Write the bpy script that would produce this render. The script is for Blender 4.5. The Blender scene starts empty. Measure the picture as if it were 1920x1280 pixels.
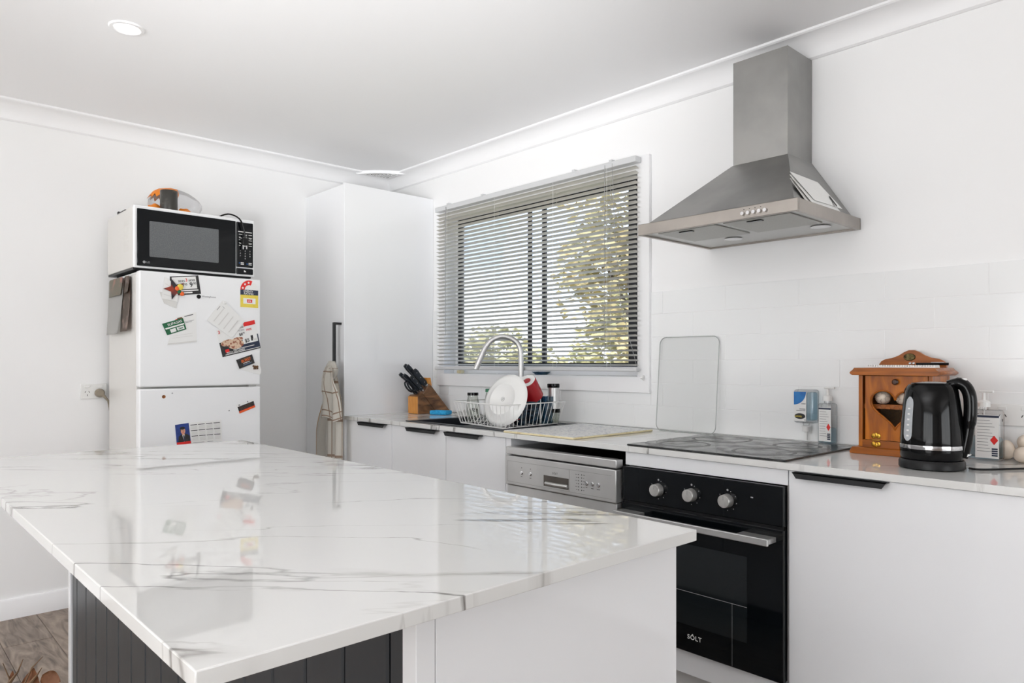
import bpy, bmesh, math, random
from mathutils import Vector, Matrix

random.seed(7)
C = bpy.context.scene.collection
SC = bpy.context.scene

# ------------------------------------------------------------------ camera, sky, sun, area lights, exposure
W_PX, H_PX, F_PX = 1920.0, 1280.0, 1343.0
cam = bpy.data.cameras.new('camera')
cam_o = bpy.data.objects.new('camera', cam)
C.objects.link(cam_o)
cam.sensor_width = 36.0
cam.lens = F_PX / W_PX * 36.0
cam.shift_y = (680.0 - H_PX / 2) / W_PX
cam.clip_start = 0.05
cam_o.location = (4.035, -2.63, 1.19)
cam_o.rotation_euler = (math.radians(90), 0, math.radians(47.23))
SC.camera = cam_o

SC.view_settings.view_transform = 'Standard'
SC.view_settings.look = 'None'
SC.view_settings.gamma = 1.0
SC.view_settings.use_curve_mapping = False
SC.view_settings.exposure = 0.30
SC.cycles.max_bounces = 10
SC.cycles.diffuse_bounces = 6
SC.cycles.glossy_bounces = 5
SC.cycles.transparent_max_bounces = 16
SC.cycles.caustics_reflective = False
SC.cycles.caustics_refractive = False
SC.cycles.use_denoising = True
SC.cycles.sample_clamp_indirect = 6.0

world = bpy.data.worlds.new('sky')
SC.world = world
world.use_nodes = True
_n = world.node_tree.nodes
_l = world.node_tree.links
_bg = _n['Background']
_tc = _n.new('ShaderNodeTexCoord')
_sp = _n.new('ShaderNodeSeparateXYZ')
_rp = _n.new('ShaderNodeValToRGB')
_rp.color_ramp.elements[0].position = 0.0
_rp.color_ramp.elements[0].color = (0.93, 0.94, 0.95, 1)
_rp.color_ramp.elements[1].position = 0.75
_rp.color_ramp.elements[1].color = (0.30, 0.50, 0.88, 1)
_e = _rp.color_ramp.elements.new(0.16)
_e.color = (0.62, 0.74, 0.92, 1)
_nz = _n.new('ShaderNodeTexNoise')
_nz.inputs['Scale'].default_value = 3.2
_nz.inputs['Detail'].default_value = 6
_nr = _n.new('ShaderNodeValToRGB')
_nr.color_ramp.elements[0].position = 0.5
_nr.color_ramp.elements[1].position = 0.68
_mx = _n.new('ShaderNodeMixRGB')
_mx.inputs['Color2'].default_value = (0.96, 0.97, 0.98, 1)
_l.new(_tc.outputs['Generated'], _sp.inputs[0])
_l.new(_sp.outputs['Z'], _rp.inputs[0])
_l.new(_tc.outputs['Generated'], _nz.inputs['Vector'])
_l.new(_nz.outputs['Fac'], _nr.inputs[0])
_l.new(_nr.outputs['Color'], _mx.inputs['Fac'])
_l.new(_rp.outputs['Color'], _mx.inputs['Color1'])
_l.new(_mx.outputs['Color'], _bg.inputs['Color'])
_bg.inputs['Strength'].default_value = 1.75

_s = bpy.data.lights.new('sun', 'SUN')
_s.energy = 5.0
_s.angle = math.radians(3)
_s.color = (1.0, 0.95, 0.87)
sun = bpy.data.objects.new('sun', _s)
C.objects.link(sun)
sun.rotation_euler = Vector((-0.35, 0.62, -0.75)).to_track_quat('-Z', 'Y').to_euler()


def area_light(name, loc, direction, sx, sy, power, color=(1, 1, 1)):
    l = bpy.data.lights.new(name, 'AREA')
    l.shape = 'RECTANGLE'
    l.size, l.size_y = sx, sy
    l.energy = power
    l.color = color
    o = bpy.data.objects.new(name, l)
    C.objects.link(o)
    o.location = loc
    o.rotation_euler = Vector(direction).to_track_quat('-Z', 'Y').to_euler()
    return o


# added fill lights behind the camera, set in the two made-up glazed doors
area_light('fill_right', (10.9, -3.6, 1.15), (-1, 0, 0), 5.0, 2.1, 95, (0.97, 0.985, 1.0))
area_light('fill_front', (4.0, -8.9, 1.15), (0, 1, 0), 5.0, 2.1, 95, (0.99, 0.995, 1.0))
# added unseen area light facing up, to brighten the ceiling
area_light('ceiling_fill', (3.2, -5.7, 0.8), (-0.10, 0.42, 0.9), 3.0, 2.4, 100, (0.985, 0.993, 1.0)).data.spread = math.radians(125)

# added unseen spot, aimed at the ceiling in front of the pantry
_f = bpy.data.lights.new('fill_spot', 'SPOT')
_f.energy = 285
_f.spot_size = math.radians(50)
_f.spot_blend = 1.0
_f.shadow_soft_size = 0.25
_f.color = (0.985, 0.99, 1.0)
fill_spot = bpy.data.objects.new('fill_spot', _f)
C.objects.link(fill_spot)
fill_spot.location = (4.15, -3.05, 0.95)
fill_spot.rotation_euler = (Vector((1.75, -1.2, 2.60)) - fill_spot.location).to_track_quat('-Z', 'Y').to_euler()

# ------------------------------------------------------------------ mesh helpers


def lin(c):
    return tuple((x / 12.92 if x <= 0.04045 else ((x + 0.055) / 1.055) ** 2.4) for x in c)


def rgb(r, g, b):
    return lin((r / 255.0, g / 255.0, b / 255.0))


def add(bm, t, M=None, mi=0):
    if M is not None:
        bmesh.ops.transform(t, matrix=M, verts=t.verts)
    if mi:
        for f in t.faces:
            f.material_index = mi
    me = bpy.data.meshes.new('tmp')
    t.to_mesh(me)
    t.free()
    bm.from_mesh(me)
    bpy.data.meshes.remove(me)
    return bm


def box(bm, x0, x1, y0, y1, z0, z1, b=0.0, M=None, mi=0, seg=1):
    t = bmesh.new()
    v = [t.verts.new((x, y, z)) for z in (z0, z1) for y in (y0, y1) for x in (x0, x1)]
    for q in ((0, 2, 3, 1), (4, 5, 7, 6), (0, 1, 5, 4), (2, 6, 7, 3), (0, 4, 6, 2), (1, 3, 7, 5)):
        t.faces.new([v[i] for i in q])
    if b > 0:
        b = min(b, 0.45 * min(abs(x1 - x0), abs(y1 - y0), abs(z1 - z0)))
        bmesh.ops.bevel(t, geom=list(t.edges), offset=b, segments=seg, affect='EDGES', profile=0.5)
        if seg > 1:                          # keep the six flat faces flat
            t.normal_update()
            for f in t.faces:
                if max(abs(k) for k in f.normal) > 0.9995:
                    for e in f.edges:
                        e.smooth = False
    return add(bm, t, M, mi)


def frame_from(d):
    d = Vector(d).normalized()
    a = Vector((0, 0, 1)) if abs(d.z) < 0.9 else Vector((1, 0, 0))
    u = d.cross(a).normalized()
    return u, d.cross(u).normalized()


def cyl(bm, p0, p1, r0, r1=None, seg=16, mi=0, M=None):
    r1 = r0 if r1 is None else r1
    t = bmesh.new()
    p0, p1 = Vector(p0), Vector(p1)
    u, w = frame_from(p1 - p0)
    ra, rb = [], []
    for i in range(seg):
        a = 2 * math.pi * i / seg
        d = u * math.cos(a) + w * math.sin(a)
        ra.append(t.verts.new(p0 + d * r0))
        rb.append(t.verts.new(p1 + d * r1))
    for i in range(seg):
        j = (i + 1) % seg
        t.faces.new((ra[i], ra[j], rb[j], rb[i]))
    t.faces.new(ra[::-1])
    t.faces.new(rb)
    bmesh.ops.recalc_face_normals(t, faces=t.faces)
    return add(bm, t, M, mi)


def tube(bm, pts, r, seg=8, mi=0, M=None, flat=None):
    """round tube along pts; r a number or one per point"""
    t = bmesh.new()
    pts = [Vector(p) for p in pts]
    rings = []
    u = None
    for i, p in enumerate(pts):
        d = (pts[min(i + 1, len(pts) - 1)] - pts[max(i - 1, 0)]).normalized()
        if u is None:
            u, w = frame_from(d)
        else:
            u = (u - d * u.dot(d)).normalized()
            w = d.cross(u).normalized()
        rr = r[i] if isinstance(r, (list, tuple)) else r
        ring = []
        for k in range(seg):
            a = 2 * math.pi * k / seg
            ring.append(t.verts.new(p + (u * math.cos(a) + w * math.sin(a)) * rr))
        rings.append(ring)
    for a, b in zip(rings, rings[1:]):
        for k in range(seg):
            j = (k + 1) % seg
            t.faces.new((a[k], a[j], b[j], b[k]))
    t.faces.new(rings[0][::-1])
    t.faces.new(rings[-1])
    bmesh.ops.recalc_face_normals(t, faces=t.faces)
    return add(bm, t, M, mi)


def smooth(pts, n=4):
    pts = [Vector(p) for p in pts]
    q = [pts[0]] + pts + [pts[-1]]
    out = []
    for i in range(1, len(q) - 2):
        for k in range(n):
            t = k / n
            a, b, c, d = q[i - 1], q[i], q[i + 1], q[i + 2]
            out.append(.5 * ((2 * b) + (c - a) * t + (2 * a - 5 * b + 4 * c - d) * t * t + (3 * b - a - 3 * c + d) * t ** 3))
    return out + [pts[-1]]


def lathe(bm, prof, c=(0, 0, 0), seg=32, mi=0, M=None, close=True):
    t = bmesh.new()
    rings = []
    for r, z in prof:
        if r < 1e-5:
            rings.append([t.verts.new((c[0], c[1], c[2] + z))])
        else:
            rings.append([t.verts.new((c[0] + r * math.cos(2 * math.pi * k / seg),
                                       c[1] + r * math.sin(2 * math.pi * k / seg), c[2] + z)) for k in range(seg)])
    for a, b in zip(rings, rings[1:]):
        for k in range(seg):
            j = (k + 1) % seg
            if len(a) == 1 and len(b) == 1:
                continue
            if len(a) == 1:
                t.faces.new((a[0], b[j], b[k]))
            elif len(b) == 1:
                t.faces.new((a[k], a[j], b[0]))
            else:
                t.faces.new((a[k], a[j], b[j], b[k]))
    if close:
        if len(rings[0]) > 1:
            t.faces.new(rings[0][::-1])
        if len(rings[-1]) > 1:
            t.faces.new(rings[-1])
    bmesh.ops.recalc_face_normals(t, faces=t.faces)
    return add(bm, t, M, mi)


def prism(bm, poly, plane, a0, a1, mi=0, M=None, b=0.0):
    """polygon in a plane ('xy','xz','yz') pushed from a0 to a1 along the third axis"""
    t = bmesh.new()

    def P(p, a):
        return {'xy': (p[0], p[1], a), 'xz': (p[0], a, p[1]), 'yz': (a, p[0], p[1])}[plane]
    A = [t.verts.new(P(p, a0)) for p in poly]
    B = [t.verts.new(P(p, a1)) for p in poly]
    n = len(poly)
    t.faces.new(A)
    t.faces.new(B[::-1])
    for i in range(n):
        j = (i + 1) % n
        t.faces.new((A[i], B[i], B[j], A[j]))
    bmesh.ops.recalc_face_normals(t, faces=t.faces)
    if b > 0:
        es = [e for e in t.edges if e.calc_length() > 2 * b]
        bmesh.ops.bevel(t, geom=es, offset=b, segments=1, affect='EDGES', profile=0.5)
    return add(bm, t, M, mi)


def face(bm, pts, mi=0):
    f = bm.faces.new([bm.verts.new(p) for p in pts])
    f.material_index = mi
    return bm


def sphere(bm, c, rx, ry, rz, mi=0, seg=20, rings=12, M=None):
    t = bmesh.new()
    bmesh.ops.create_uvsphere(t, u_segments=seg, v_segments=rings, radius=1)
    bmesh.ops.transform(t, matrix=Matrix.Translation(c) @ Matrix.Diagonal((rx, ry, rz, 1)), verts=t.verts)
    return add(bm, t, M, mi)


def B():
    return bmesh.new()


def root_loc(o):
    while o.parent:
        o = o.parent
    return o.location


def mesh_of(name, bm, sharp=35):
    lim = math.radians(sharp)
    for f in bm.faces:
        f.smooth = True
    for e in bm.edges:
        if len(e.link_faces) != 2 or e.calc_face_angle(10) > lim:
            e.smooth = False
    me = bpy.data.meshes.new(name)
    bm.to_mesh(me)
    bm.free()
    return me


def O(name, bm, mats, parent=None, local=False, sharp=35, label=None):
    if parent is not None and not local:
        bmesh.ops.translate(bm, vec=-Vector(root_loc(parent)), verts=bm.verts)
    me = mesh_of(name, bm, sharp)
    for m in (mats if isinstance(mats, (list, tuple)) else [mats]):
        me.materials.append(m)
    o = bpy.data.objects.new(name, me)
    C.objects.link(o)
    if parent is not None:
        o.parent = parent
    if label:
        o['label'] = label
    return o


def dup(o, parent, loc):
    c = o.copy()
    C.objects.link(c)
    c.parent = parent
    c.location = loc
    return c


def T(name, label, cat, loc, rotz=0.0, group=None):
    o = bpy.data.objects.new(name, None)
    C.objects.link(o)
    o.empty_display_size = 0.05
    o.location = loc
    o.rotation_euler = (0, 0, rotz)
    o['label'] = label
    o['category'] = cat
    if group:
        o['group'] = group
    return o


def tag(o, label, cat, group=None):
    o['label'] = label
    o['category'] = cat
    if group:
        o['group'] = group
    return o


def S(o):
    o['kind'] = 'structure'
    return o


def text_into(bm, s, size, org, xd, yd, mi=0, off=0.0, space=1.0, align='LEFT', sx=1.0):
    """flat lettering: org lower left corner, xd reading direction, yd up, off lift along the normal"""
    cu = bpy.data.curves.new('txt', 'FONT')
    cu.body = s
    cu.size = size
    cu.space_character = space
    cu.align_x = align
    cu.offset = size * 0.012
    cu.resolution_u = 3
    ob = bpy.data.objects.new('txt', cu)
    C.objects.link(ob)
    dg = bpy.context.evaluated_depsgraph_get()
    dg.update()
    me = bpy.data.meshes.new_from_object(ob.evaluated_get(dg))
    bpy.data.objects.remove(ob)
    bpy.data.curves.remove(cu)
    xd, yd = Vector(xd).normalized(), Vector(yd).normalized()
    n = xd.cross(yd)
    M = Matrix(((xd.x, yd.x, n.x, org[0] + n.x * off), (xd.y, yd.y, n.y, org[1] + n.y * off),
                (xd.z, yd.z, n.z, org[2] + n.z * off), (0, 0, 0, 1)))
    t = bmesh.new()
    t.from_mesh(me)
    bpy.data.meshes.remove(me)
    if sx != 1.0:
        bmesh.ops.transform(t, matrix=Matrix.Diagonal((sx, 1, 1, 1)), verts=t.verts)
    return add(bm, t, M, mi)


# ------------------------------------------------------------------ materials
_M = {}


def mat(name, col, rough=0.5, metal=0.0, ior=1.5, coat=0.0, noise=None, bump=None, alpha=None):
    """noise=(scale, col2, lo, hi, (sx,sy,sz)) mixes a second colour; bump=(scale, strength, (sx,sy,sz))"""
    if name in _M:
        return _M[name]
    m = bpy.data.materials.new(name)
    m.use_nodes = True
    nt = m.node_tree
    p = nt.nodes['Principled BSDF']
    p.inputs['Base Color'].default_value = (*col, 1)
    p.inputs['Roughness'].default_value = rough
    p.inputs['Metallic'].default_value = metal
    p.inputs['IOR'].default_value = ior
    if coat:
        p.inputs['Coat Weight'].default_value = coat
        p.inputs['Coat Roughness'].default_value = 0.04
    tc = None

    def mapped(sc):
        nonlocal tc
        if tc is None:
            tc = nt.nodes.new('ShaderNodeTexCoord')
        mp = nt.nodes.new('ShaderNodeMapping')
        mp.inputs['Scale'].default_value = sc
        nt.links.new(tc.outputs['Object'], mp.inputs['Vector'])
        return mp.outputs['Vector']
    if noise:
        sc, c2, lo, hi, st = noise
        nz = nt.nodes.new('ShaderNodeTexNoise')
        nz.inputs['Scale'].default_value = sc
        nz.inputs['Detail'].default_value = 5
        nt.links.new(mapped(st), nz.inputs['Vector'])
        r = nt.nodes.new('ShaderNodeValToRGB')
        r.color_ramp.elements[0].position = lo
        r.color_ramp.elements[1].position = hi
        r.color_ramp.elements[0].color = (*col, 1)
        r.color_ramp.elements[1].color = (*c2, 1)
        nt.links.new(nz.outputs['Fac'], r.inputs[0])
        nt.links.new(r.outputs['Color'], p.inputs['Base Color'])
    if bump:
        sc, stg, st = bump
        nz = nt.nodes.new('ShaderNodeTexNoise')
        nz.inputs['Scale'].default_value = sc
        nz.inputs['Detail'].default_value = 3
        nt.links.new(mapped(st), nz.inputs['Vector'])
        bp = nt.nodes.new('ShaderNodeBump')
        bp.inputs['Strength'].default_value = stg
        bp.inputs['Distance'].default_value = 0.01
        nt.links.new(nz.outputs['Fac'], bp.inputs['Height'])
        nt.links.new(bp.outputs['Normal'], p.inputs['Normal'])
    _M[name] = m
    return m


def clear(name, tint=(1, 1, 1), gloss=0.08, rough=0.03):
    """thin clear sheet: see-through with a Fresnel sheen"""
    if name in _M:
        return _M[name]
    m = bpy.data.materials.new(name)
    m.use_nodes = True
    nt = m.node_tree
    nt.nodes.remove(nt.nodes['Principled BSDF'])
    out = nt.nodes['Material Output']
    tr = nt.nodes.new('ShaderNodeBsdfTransparent')
    tr.inputs['Color'].default_value = (*tint, 1)
    gl = nt.nodes.new('ShaderNodeBsdfGlossy')
    gl.inputs['Roughness'].default_value = rough
    lw = nt.nodes.new('ShaderNodeLayerWeight')
    lw.inputs['Blend'].default_value = 0.25
    mu = nt.nodes.new('ShaderNodeMath')
    mu.operation = 'MULTIPLY_ADD'
    mu.inputs[1].default_value = 0.5
    mu.inputs[2].default_value = gloss
    mx = nt.nodes.new('ShaderNodeMixShader')
    nt.links.new(lw.outputs['Fresnel'], mu.inputs[0])
    nt.links.new(mu.outputs[0], mx.inputs['Fac'])
    nt.links.new(tr.outputs[0], mx.inputs[1])
    nt.links.new(gl.outputs[0], mx.inputs[2])
    nt.links.new(mx.outputs[0], out.inputs['Surface'])
    _M[name] = m
    return m


def emit(name, col, strength):
    m = bpy.data.materials.new(name)
    m.use_nodes = True
    p = m.node_tree.nodes['Principled BSDF']
    p.inputs['Base Color'].default_value = (*col, 1)
    p.inputs['Emission Color'].default_value = (*col, 1)
    p.inputs['Emission Strength'].default_value = strength
    return m


def marble(name, ang=47.0, seed=0.0):
    m = bpy.data.materials.new(name)
    m.use_nodes = True
    nt = m.node_tree
    p = nt.nodes['Principled BSDF']
    p.inputs['Roughness'].default_value = 0.03
    p.inputs['IOR'].default_value = 1.55
    tc = nt.nodes.new('ShaderNodeTexCoord')
    rot = nt.nodes.new('ShaderNodeMapping')
    rot.inputs['Rotation'].default_value = (0, 0, math.radians(-ang))
    rot.inputs['Location'].default_value = (seed, seed * 0.37, 0)
    nt.links.new(tc.outputs['Object'], rot.inputs['Vector'])

    def N(scale, detail, st, dist=0.0, off=0.0):
        mp = nt.nodes.new('ShaderNodeMapping')
        mp.inputs['Scale'].default_value = st
        mp.inputs['Location'].default_value = (off, off, off)
        nt.links.new(rot.outputs['Vector'], mp.inputs['Vector'])
        n = nt.nodes.new('ShaderNodeTexNoise')
        n.inputs['Scale'].default_value = scale
        n.inputs['Detail'].default_value = detail
        n.inputs['Distortion'].default_value = dist
        nt.links.new(mp.outputs['Vector'], n.inputs['Vector'])
        return n.outputs['Fac']

    def vein(fac, width):
        a = nt.nodes.new('ShaderNodeMath')
        a.operation = 'SUBTRACT'
        a.inputs[1].default_value = 0.5
        nt.links.new(fac, a.inputs[0])
        b = nt.nodes.new('ShaderNodeMath')
        b.operation = 'ABSOLUTE'
        nt.links.new(a.outputs[0], b.inputs[0])
        r = nt.nodes.new('ShaderNodeMapRange')
        r.inputs['From Min'].default_value = 0.0
        r.inputs['From Max'].default_value = width
        r.inputs['To Min'].default_value = 1.0
        r.inputs['To Max'].default_value = 0.0
        nt.links.new(b.outputs[0], r.inputs['Value'])
        return r.outputs[0]

    def ramp(fac, lo, hi):
        r = nt.nodes.new('ShaderNodeMapRange')
        r.inputs['From Min'].default_value = lo
        r.inputs['From Max'].default_value = hi
        nt.links.new(fac, r.inputs['Value'])
        return r.outputs[0]

    def mul(a, b, k=1.0):
        q = nt.nodes.new('ShaderNodeMath')
        q.operation = 'MULTIPLY'
        nt.links.new(a, q.inputs[0])
        if b is None:
            q.inputs[1].default_value = k
        else:
            nt.links.new(b, q.inputs[1])
        return q.outputs[0]

    f1 = N(1.0, 8, (0.50, 3.1, 0.35), 0.35, 3.1)
    f2 = N(1.3, 8, (0.55, 3.4, 0.35), 0.5, 7.7)
    v1 = mul(vein(f1, 0.0075), ramp(N(2.0, 2, (0.8, 1.2, .5), 0, 9.2), 0.36, 0.52))
    v2 = mul(vein(f2, 0.0055), ramp(N(2.6, 2, (1, 1.2, .5), 0, 1.4), 0.44, 0.60))
    v3 = mul(vein(f1, 0.030), ramp(N(3.4, 3, (0.6, 1.4, .5), 0, 5.0), 0.54, 0.68))
    mx = nt.nodes.new('ShaderNodeMixRGB')
    mx.inputs['Color1'].default_value = (*rgb(221, 221, 219), 1)
    mx.inputs['Color2'].default_value = (*rgb(112, 109, 106), 1)
    nt.links.new(mul(v1, None, 1.0), mx.inputs['Fac'])
    mx2 = nt.nodes.new('ShaderNodeMixRGB')
    mx2.inputs['Color2'].default_value = (*rgb(150, 146, 141), 1)
    nt.links.new(mul(v2, None, 0.75), mx2.inputs['Fac'])
    nt.links.new(mx.outputs[0], mx2.inputs['Color1'])
    mx3 = nt.nodes.new('ShaderNodeMixRGB')
    mx3.inputs['Color2'].default_value = (*rgb(170, 166, 161), 1)
    nt.links.new(mul(v3, None, 0.75), mx3.inputs['Fac'])
    nt.links.new(mx2.outputs[0], mx3.inputs['Color1'])
    nt.links.new(mx3.outputs[0], p.inputs['Base Color'])
    bz = nt.nodes.new('ShaderNodeTexNoise')
    bz.inputs['Scale'].default_value = 38
    bz.inputs['Detail'].default_value = 1
    nt.links.new(tc.outputs['Object'], bz.inputs['Vector'])
    bp = nt.nodes.new('ShaderNodeBump')
    bp.inputs['Strength'].default_value = 0.004
    bp.inputs['Distance'].default_value = 0.01
    nt.links.new(bz.outputs['Fac'], bp.inputs['Height'])
    nt.links.new(bp.outputs['Normal'], p.inputs['Normal'])
    return m


def wood(name, dark, light, scale, st, rough=0.5, rnd=False, rings=0.0):
    m = bpy.data.materials.new(name)
    m.use_nodes = True
    nt = m.node_tree
    p = nt.nodes['Principled BSDF']
    p.inputs['Roughness'].default_value = rough
    tc = nt.nodes.new('ShaderNodeTexCoord')
    mp = nt.nodes.new('ShaderNodeMapping')
    mp.inputs['Scale'].default_value = st
    src = tc.outputs['Object']
    if rnd:
        oi = nt.nodes.new('ShaderNodeObjectInfo')
        va = nt.nodes.new('ShaderNodeVectorMath')
        va.operation = 'SCALE'
        cb = nt.nodes.new('ShaderNodeCombineXYZ')
        for i in range(3):
            nt.links.new(oi.outputs['Random'], cb.inputs[i])
        nt.links.new(cb.outputs[0], va.inputs[0])
        va.inputs['Scale'].default_value = 37.0
        vb = nt.nodes.new('ShaderNodeVectorMath')
        nt.links.new(src, vb.inputs[0])
        nt.links.new(va.outputs[0], vb.inputs[1])
        src = vb.outputs[0]
    nt.links.new(src, mp.inputs['Vector'])
    n1 = nt.nodes.new('ShaderNodeTexNoise')
    n1.inputs['Scale'].default_value = scale
    n1.inputs['Detail'].default_value = 8
    n1.inputs['Distortion'].default_value = 1.2 + rings
    nt.links.new(mp.outputs['Vector'], n1.inputs['Vector'])
    r = nt.nodes.new('ShaderNodeValToRGB')
    r.color_ramp.elements[0].position = 0.32
    r.color_ramp.elements[1].position = 0.68
    r.color_ramp.elements[0].color = (*dark, 1)
    r.color_ramp.elements[1].color = (*light, 1)
    nt.links.new(n1.outputs['Fac'], r.inputs[0])
    nt.links.new(r.outputs[0], p.inputs['Base Color'])
    return m


ONE = (1, 1, 1)
m_wall = mat('wall_paint', rgb(240, 240, 240), 0.55, bump=(180, 0.02, ONE))
m_ceil = mat('ceiling_paint', rgb(243, 243, 244), 0.7, bump=(160, 0.02, ONE))
m_cornice = mat('cornice_paint', rgb(240, 240, 241), 0.45, bump=(120, 0.01, ONE))
m_trim = mat('gloss_trim_paint', rgb(240, 240, 241), 0.3, bump=(60, 0.01, ONE))
m_tile = mat('tile_glaze', rgb(238, 239, 239), 0.12, bump=(14, 0.02, ONE))
m_gloss = mat('white_gloss_board', rgb(237, 238, 240), 0.06, bump=(5, 0.008, ONE))
m_matt = mat('white_carcass', rgb(222, 222, 221), 0.35, bump=(40, 0.01, ONE))
m_black = mat('matt_black_metal', rgb(26, 27, 29), 0.4, bump=(200, 0.02, ONE))
m_vj = mat('slate_paint', rgb(47, 51, 55), 0.3, bump=(30, 0.02, ONE))
m_steel = mat('brushed_steel', rgb(214, 214, 213), 0.42, 0.88, noise=(5, rgb(200, 200, 199), 0.4, 0.7, ONE), bump=(60, 0.03, (0.4, 12, 12)))
m_steel2 = mat('hood_steel', rgb(164, 163, 160), 0.42, 0.92, noise=(4, rgb(142, 142, 140), 0.4, 0.7, ONE), bump=(70, 0.02, (8, 8, 0.6)))
m_knob = mat('satin_aluminium', rgb(214, 213, 210), 0.38, 0.8, noise=(40, rgb(200, 199, 196), 0.45, 0.7, ONE))
m_chrome = mat('chrome', rgb(215, 215, 216), 0.08, 1.0, noise=(9, rgb(200, 200, 202), 0.45, 0.7, ONE))
m_blackglass = mat('black_glass', rgb(9, 12, 15), 0.05, ior=1.36, noise=(3, rgb(15, 18, 21), 0.4, 0.7, ONE))
m_blackplast = mat('black_plastic', rgb(9, 9, 10), 0.08, ior=1.32, noise=(8, rgb(12, 12, 13), 0.4, 0.7, ONE))
m_dkplast = mat('dark_rubber', rgb(20, 20, 21), 0.38, ior=1.35, noise=(30, rgb(30, 30, 31), 0.4, 0.7, ONE))
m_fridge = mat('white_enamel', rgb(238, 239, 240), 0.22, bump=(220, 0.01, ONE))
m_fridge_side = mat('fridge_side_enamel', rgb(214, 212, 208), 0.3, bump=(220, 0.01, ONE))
m_plast = mat('white_plastic', rgb(232, 232, 230), 0.3, bump=(50, 0.005, ONE))
m_paper = mat('white_paper', rgb(232, 232, 230), 0.7, bump=(90, 0.03, ONE))
m_paper2 = mat('grey_paper', rgb(214, 213, 210), 0.7, bump=(90, 0.03, ONE))
m_ink = mat('black_ink', rgb(38, 37, 38), 0.6, noise=(90, rgb(58, 56, 56), 0.5, 0.7, ONE))
m_greyink = mat('grey_ink', rgb(150, 150, 152), 0.6, noise=(90, rgb(170, 170, 170), 0.5, 0.7, ONE))
m_red = mat('red_ink', rgb(222, 40, 36), 0.5, noise=(60, rgb(205, 34, 34), 0.5, 0.7, ONE))
m_navy = mat('navy_ink', rgb(34, 44, 66), 0.5, noise=(60, rgb(50, 58, 80), 0.5, 0.7, ONE))
m_yellow = mat('yellow_ink', rgb(233, 210, 84), 0.5, noise=(60, rgb(226, 202, 76), 0.5, 0.7, ONE))
m_green = mat('green_ink', rgb(20, 98, 60), 0.5, noise=(60, rgb(16, 86, 52), 0.5, 0.7, ONE))
m_orange = mat('orange_ink', rgb(233, 102, 40), 0.5, noise=(60, rgb(220, 86, 32), 0.5, 0.7, ONE))
m_blue = mat('blue_ink', rgb(30, 120, 190), 0.4, noise=(30, rgb(24, 84, 160), 0.4, 0.7, ONE))
m_pblue = mat('portrait_blue_ink', rgb(40, 66, 140), 0.5, noise=(40, rgb(30, 50, 112), 0.4, 0.7, ONE))
m_skin = mat('skin_ink', rgb(216, 158, 134), 0.5, noise=(60, rgb(200, 138, 116), 0.5, 0.7, ONE))
m_brown = mat('brown_ink', rgb(110, 78, 48), 0.5, noise=(120, rgb(70, 48, 32), 0.45, 0.6, ONE))
m_floor = wood('floor_vinyl_wood', rgb(84, 70, 61), rgb(156, 139, 124), 2.6, (1.0, 6.0, 3.0), 0.4, rnd=True, rings=1.5)
m_oak = wood('varnished_pine', rgb(128, 62, 0), rgb(190, 108, 12), 3.5, (9, 9, 1.2), 0.28)
m_oakh = wood('varnished_pine_flat', rgb(118, 60, 2), rgb(178, 98, 14), 3.5, (1.2, 9, 9), 0.28)
m_acacia = wood('acacia_wood', rgb(74, 46, 26), rgb(150, 104, 66), 5, (9, 1.5, 6), 0.35)
m_beech = wood('honey_beech', rgb(196, 128, 52), rgb(216, 150, 70), 6, (8, 8, 1), 0.35)
m_marble = marble('white_quartz_island', 47)
m_marble2 = marble('white_quartz_bench', 40, 4.3)
m_slat = mat('blind_slat', rgb(226, 224, 219), 0.4, bump=(30, 0.005, ONE))
m_railgrey = mat('blind_rail', rgb(205, 206, 207), 0.4, bump=(30, 0.005, ONE))
m_frame = mat('charcoal_aluminium', rgb(28, 30, 34), 0.35, bump=(150, 0.02, ONE))
m_glass = clear('window_glass', (0.97, 0.98, 0.98), 0.03)
m_clearpl = clear('clear_plastic', (0.97, 0.975, 0.98), 0.06, 0.06)
m_board = clear('clear_board', (0.99, 0.992, 0.99), 0.015, 0.05)
m_liquid = clear('blue_gel', (0.80, 0.91, 0.96), 0.03, 0.1)
m_tglass = clear('blue_glass', (0.32, 0.48, 0.58), 0.10, 0.03)
m_jar = clear('jar_glass', (0.84, 0.86, 0.83), 0.09, 0.04)
m_bag = clear('thin_bag_film', (0.93, 0.93, 0.94), 0.05, 0.25)
m_grey = mat('window_mesh_grey', rgb(92, 95, 97), 0.35, noise=(220, rgb(104, 107, 108), 0.45, 0.6, ONE))
m_ceramic = mat('white_ceramic', rgb(232, 232, 230), 0.12, bump=(4, 0.005, ONE))
m_redmug = mat('red_ceramic', rgb(172, 24, 34), 0.15, noise=(4, rgb(160, 20, 30), 0.4, 0.7, ONE))
m_egg = mat('egg_shell', rgb(230, 216, 200), 0.5, noise=(60, rgb(214, 196, 178), 0.66, 0.78, ONE), bump=(120, 0.01, ONE))
m_brass = mat('brass', rgb(196, 152, 62), 0.25, 1.0, noise=(40, rgb(160, 116, 40), 0.5, 0.7, ONE))
m_antique = mat('antique_brass', rgb(96, 84, 52), 0.4, 0.8, noise=(80, rgb(50, 44, 30), 0.45, 0.6, ONE), bump=(160, 0.3, ONE))
m_darkwood = mat('dark_wood', rgb(52, 28, 18), 0.3, noise=(20, rgb(70, 40, 26), 0.4, 0.7, ONE))
m_cabin = mat('cabinet_inside', rgb(120, 92, 62), 0.7, noise=(25, rgb(136, 104, 72), 0.4, 0.7, ONE))
m_granite = mat('black_composite', rgb(27, 31, 38), 0.45, noise=(200, rgb(40, 45, 52), 0.55, 0.7, ONE))
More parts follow.
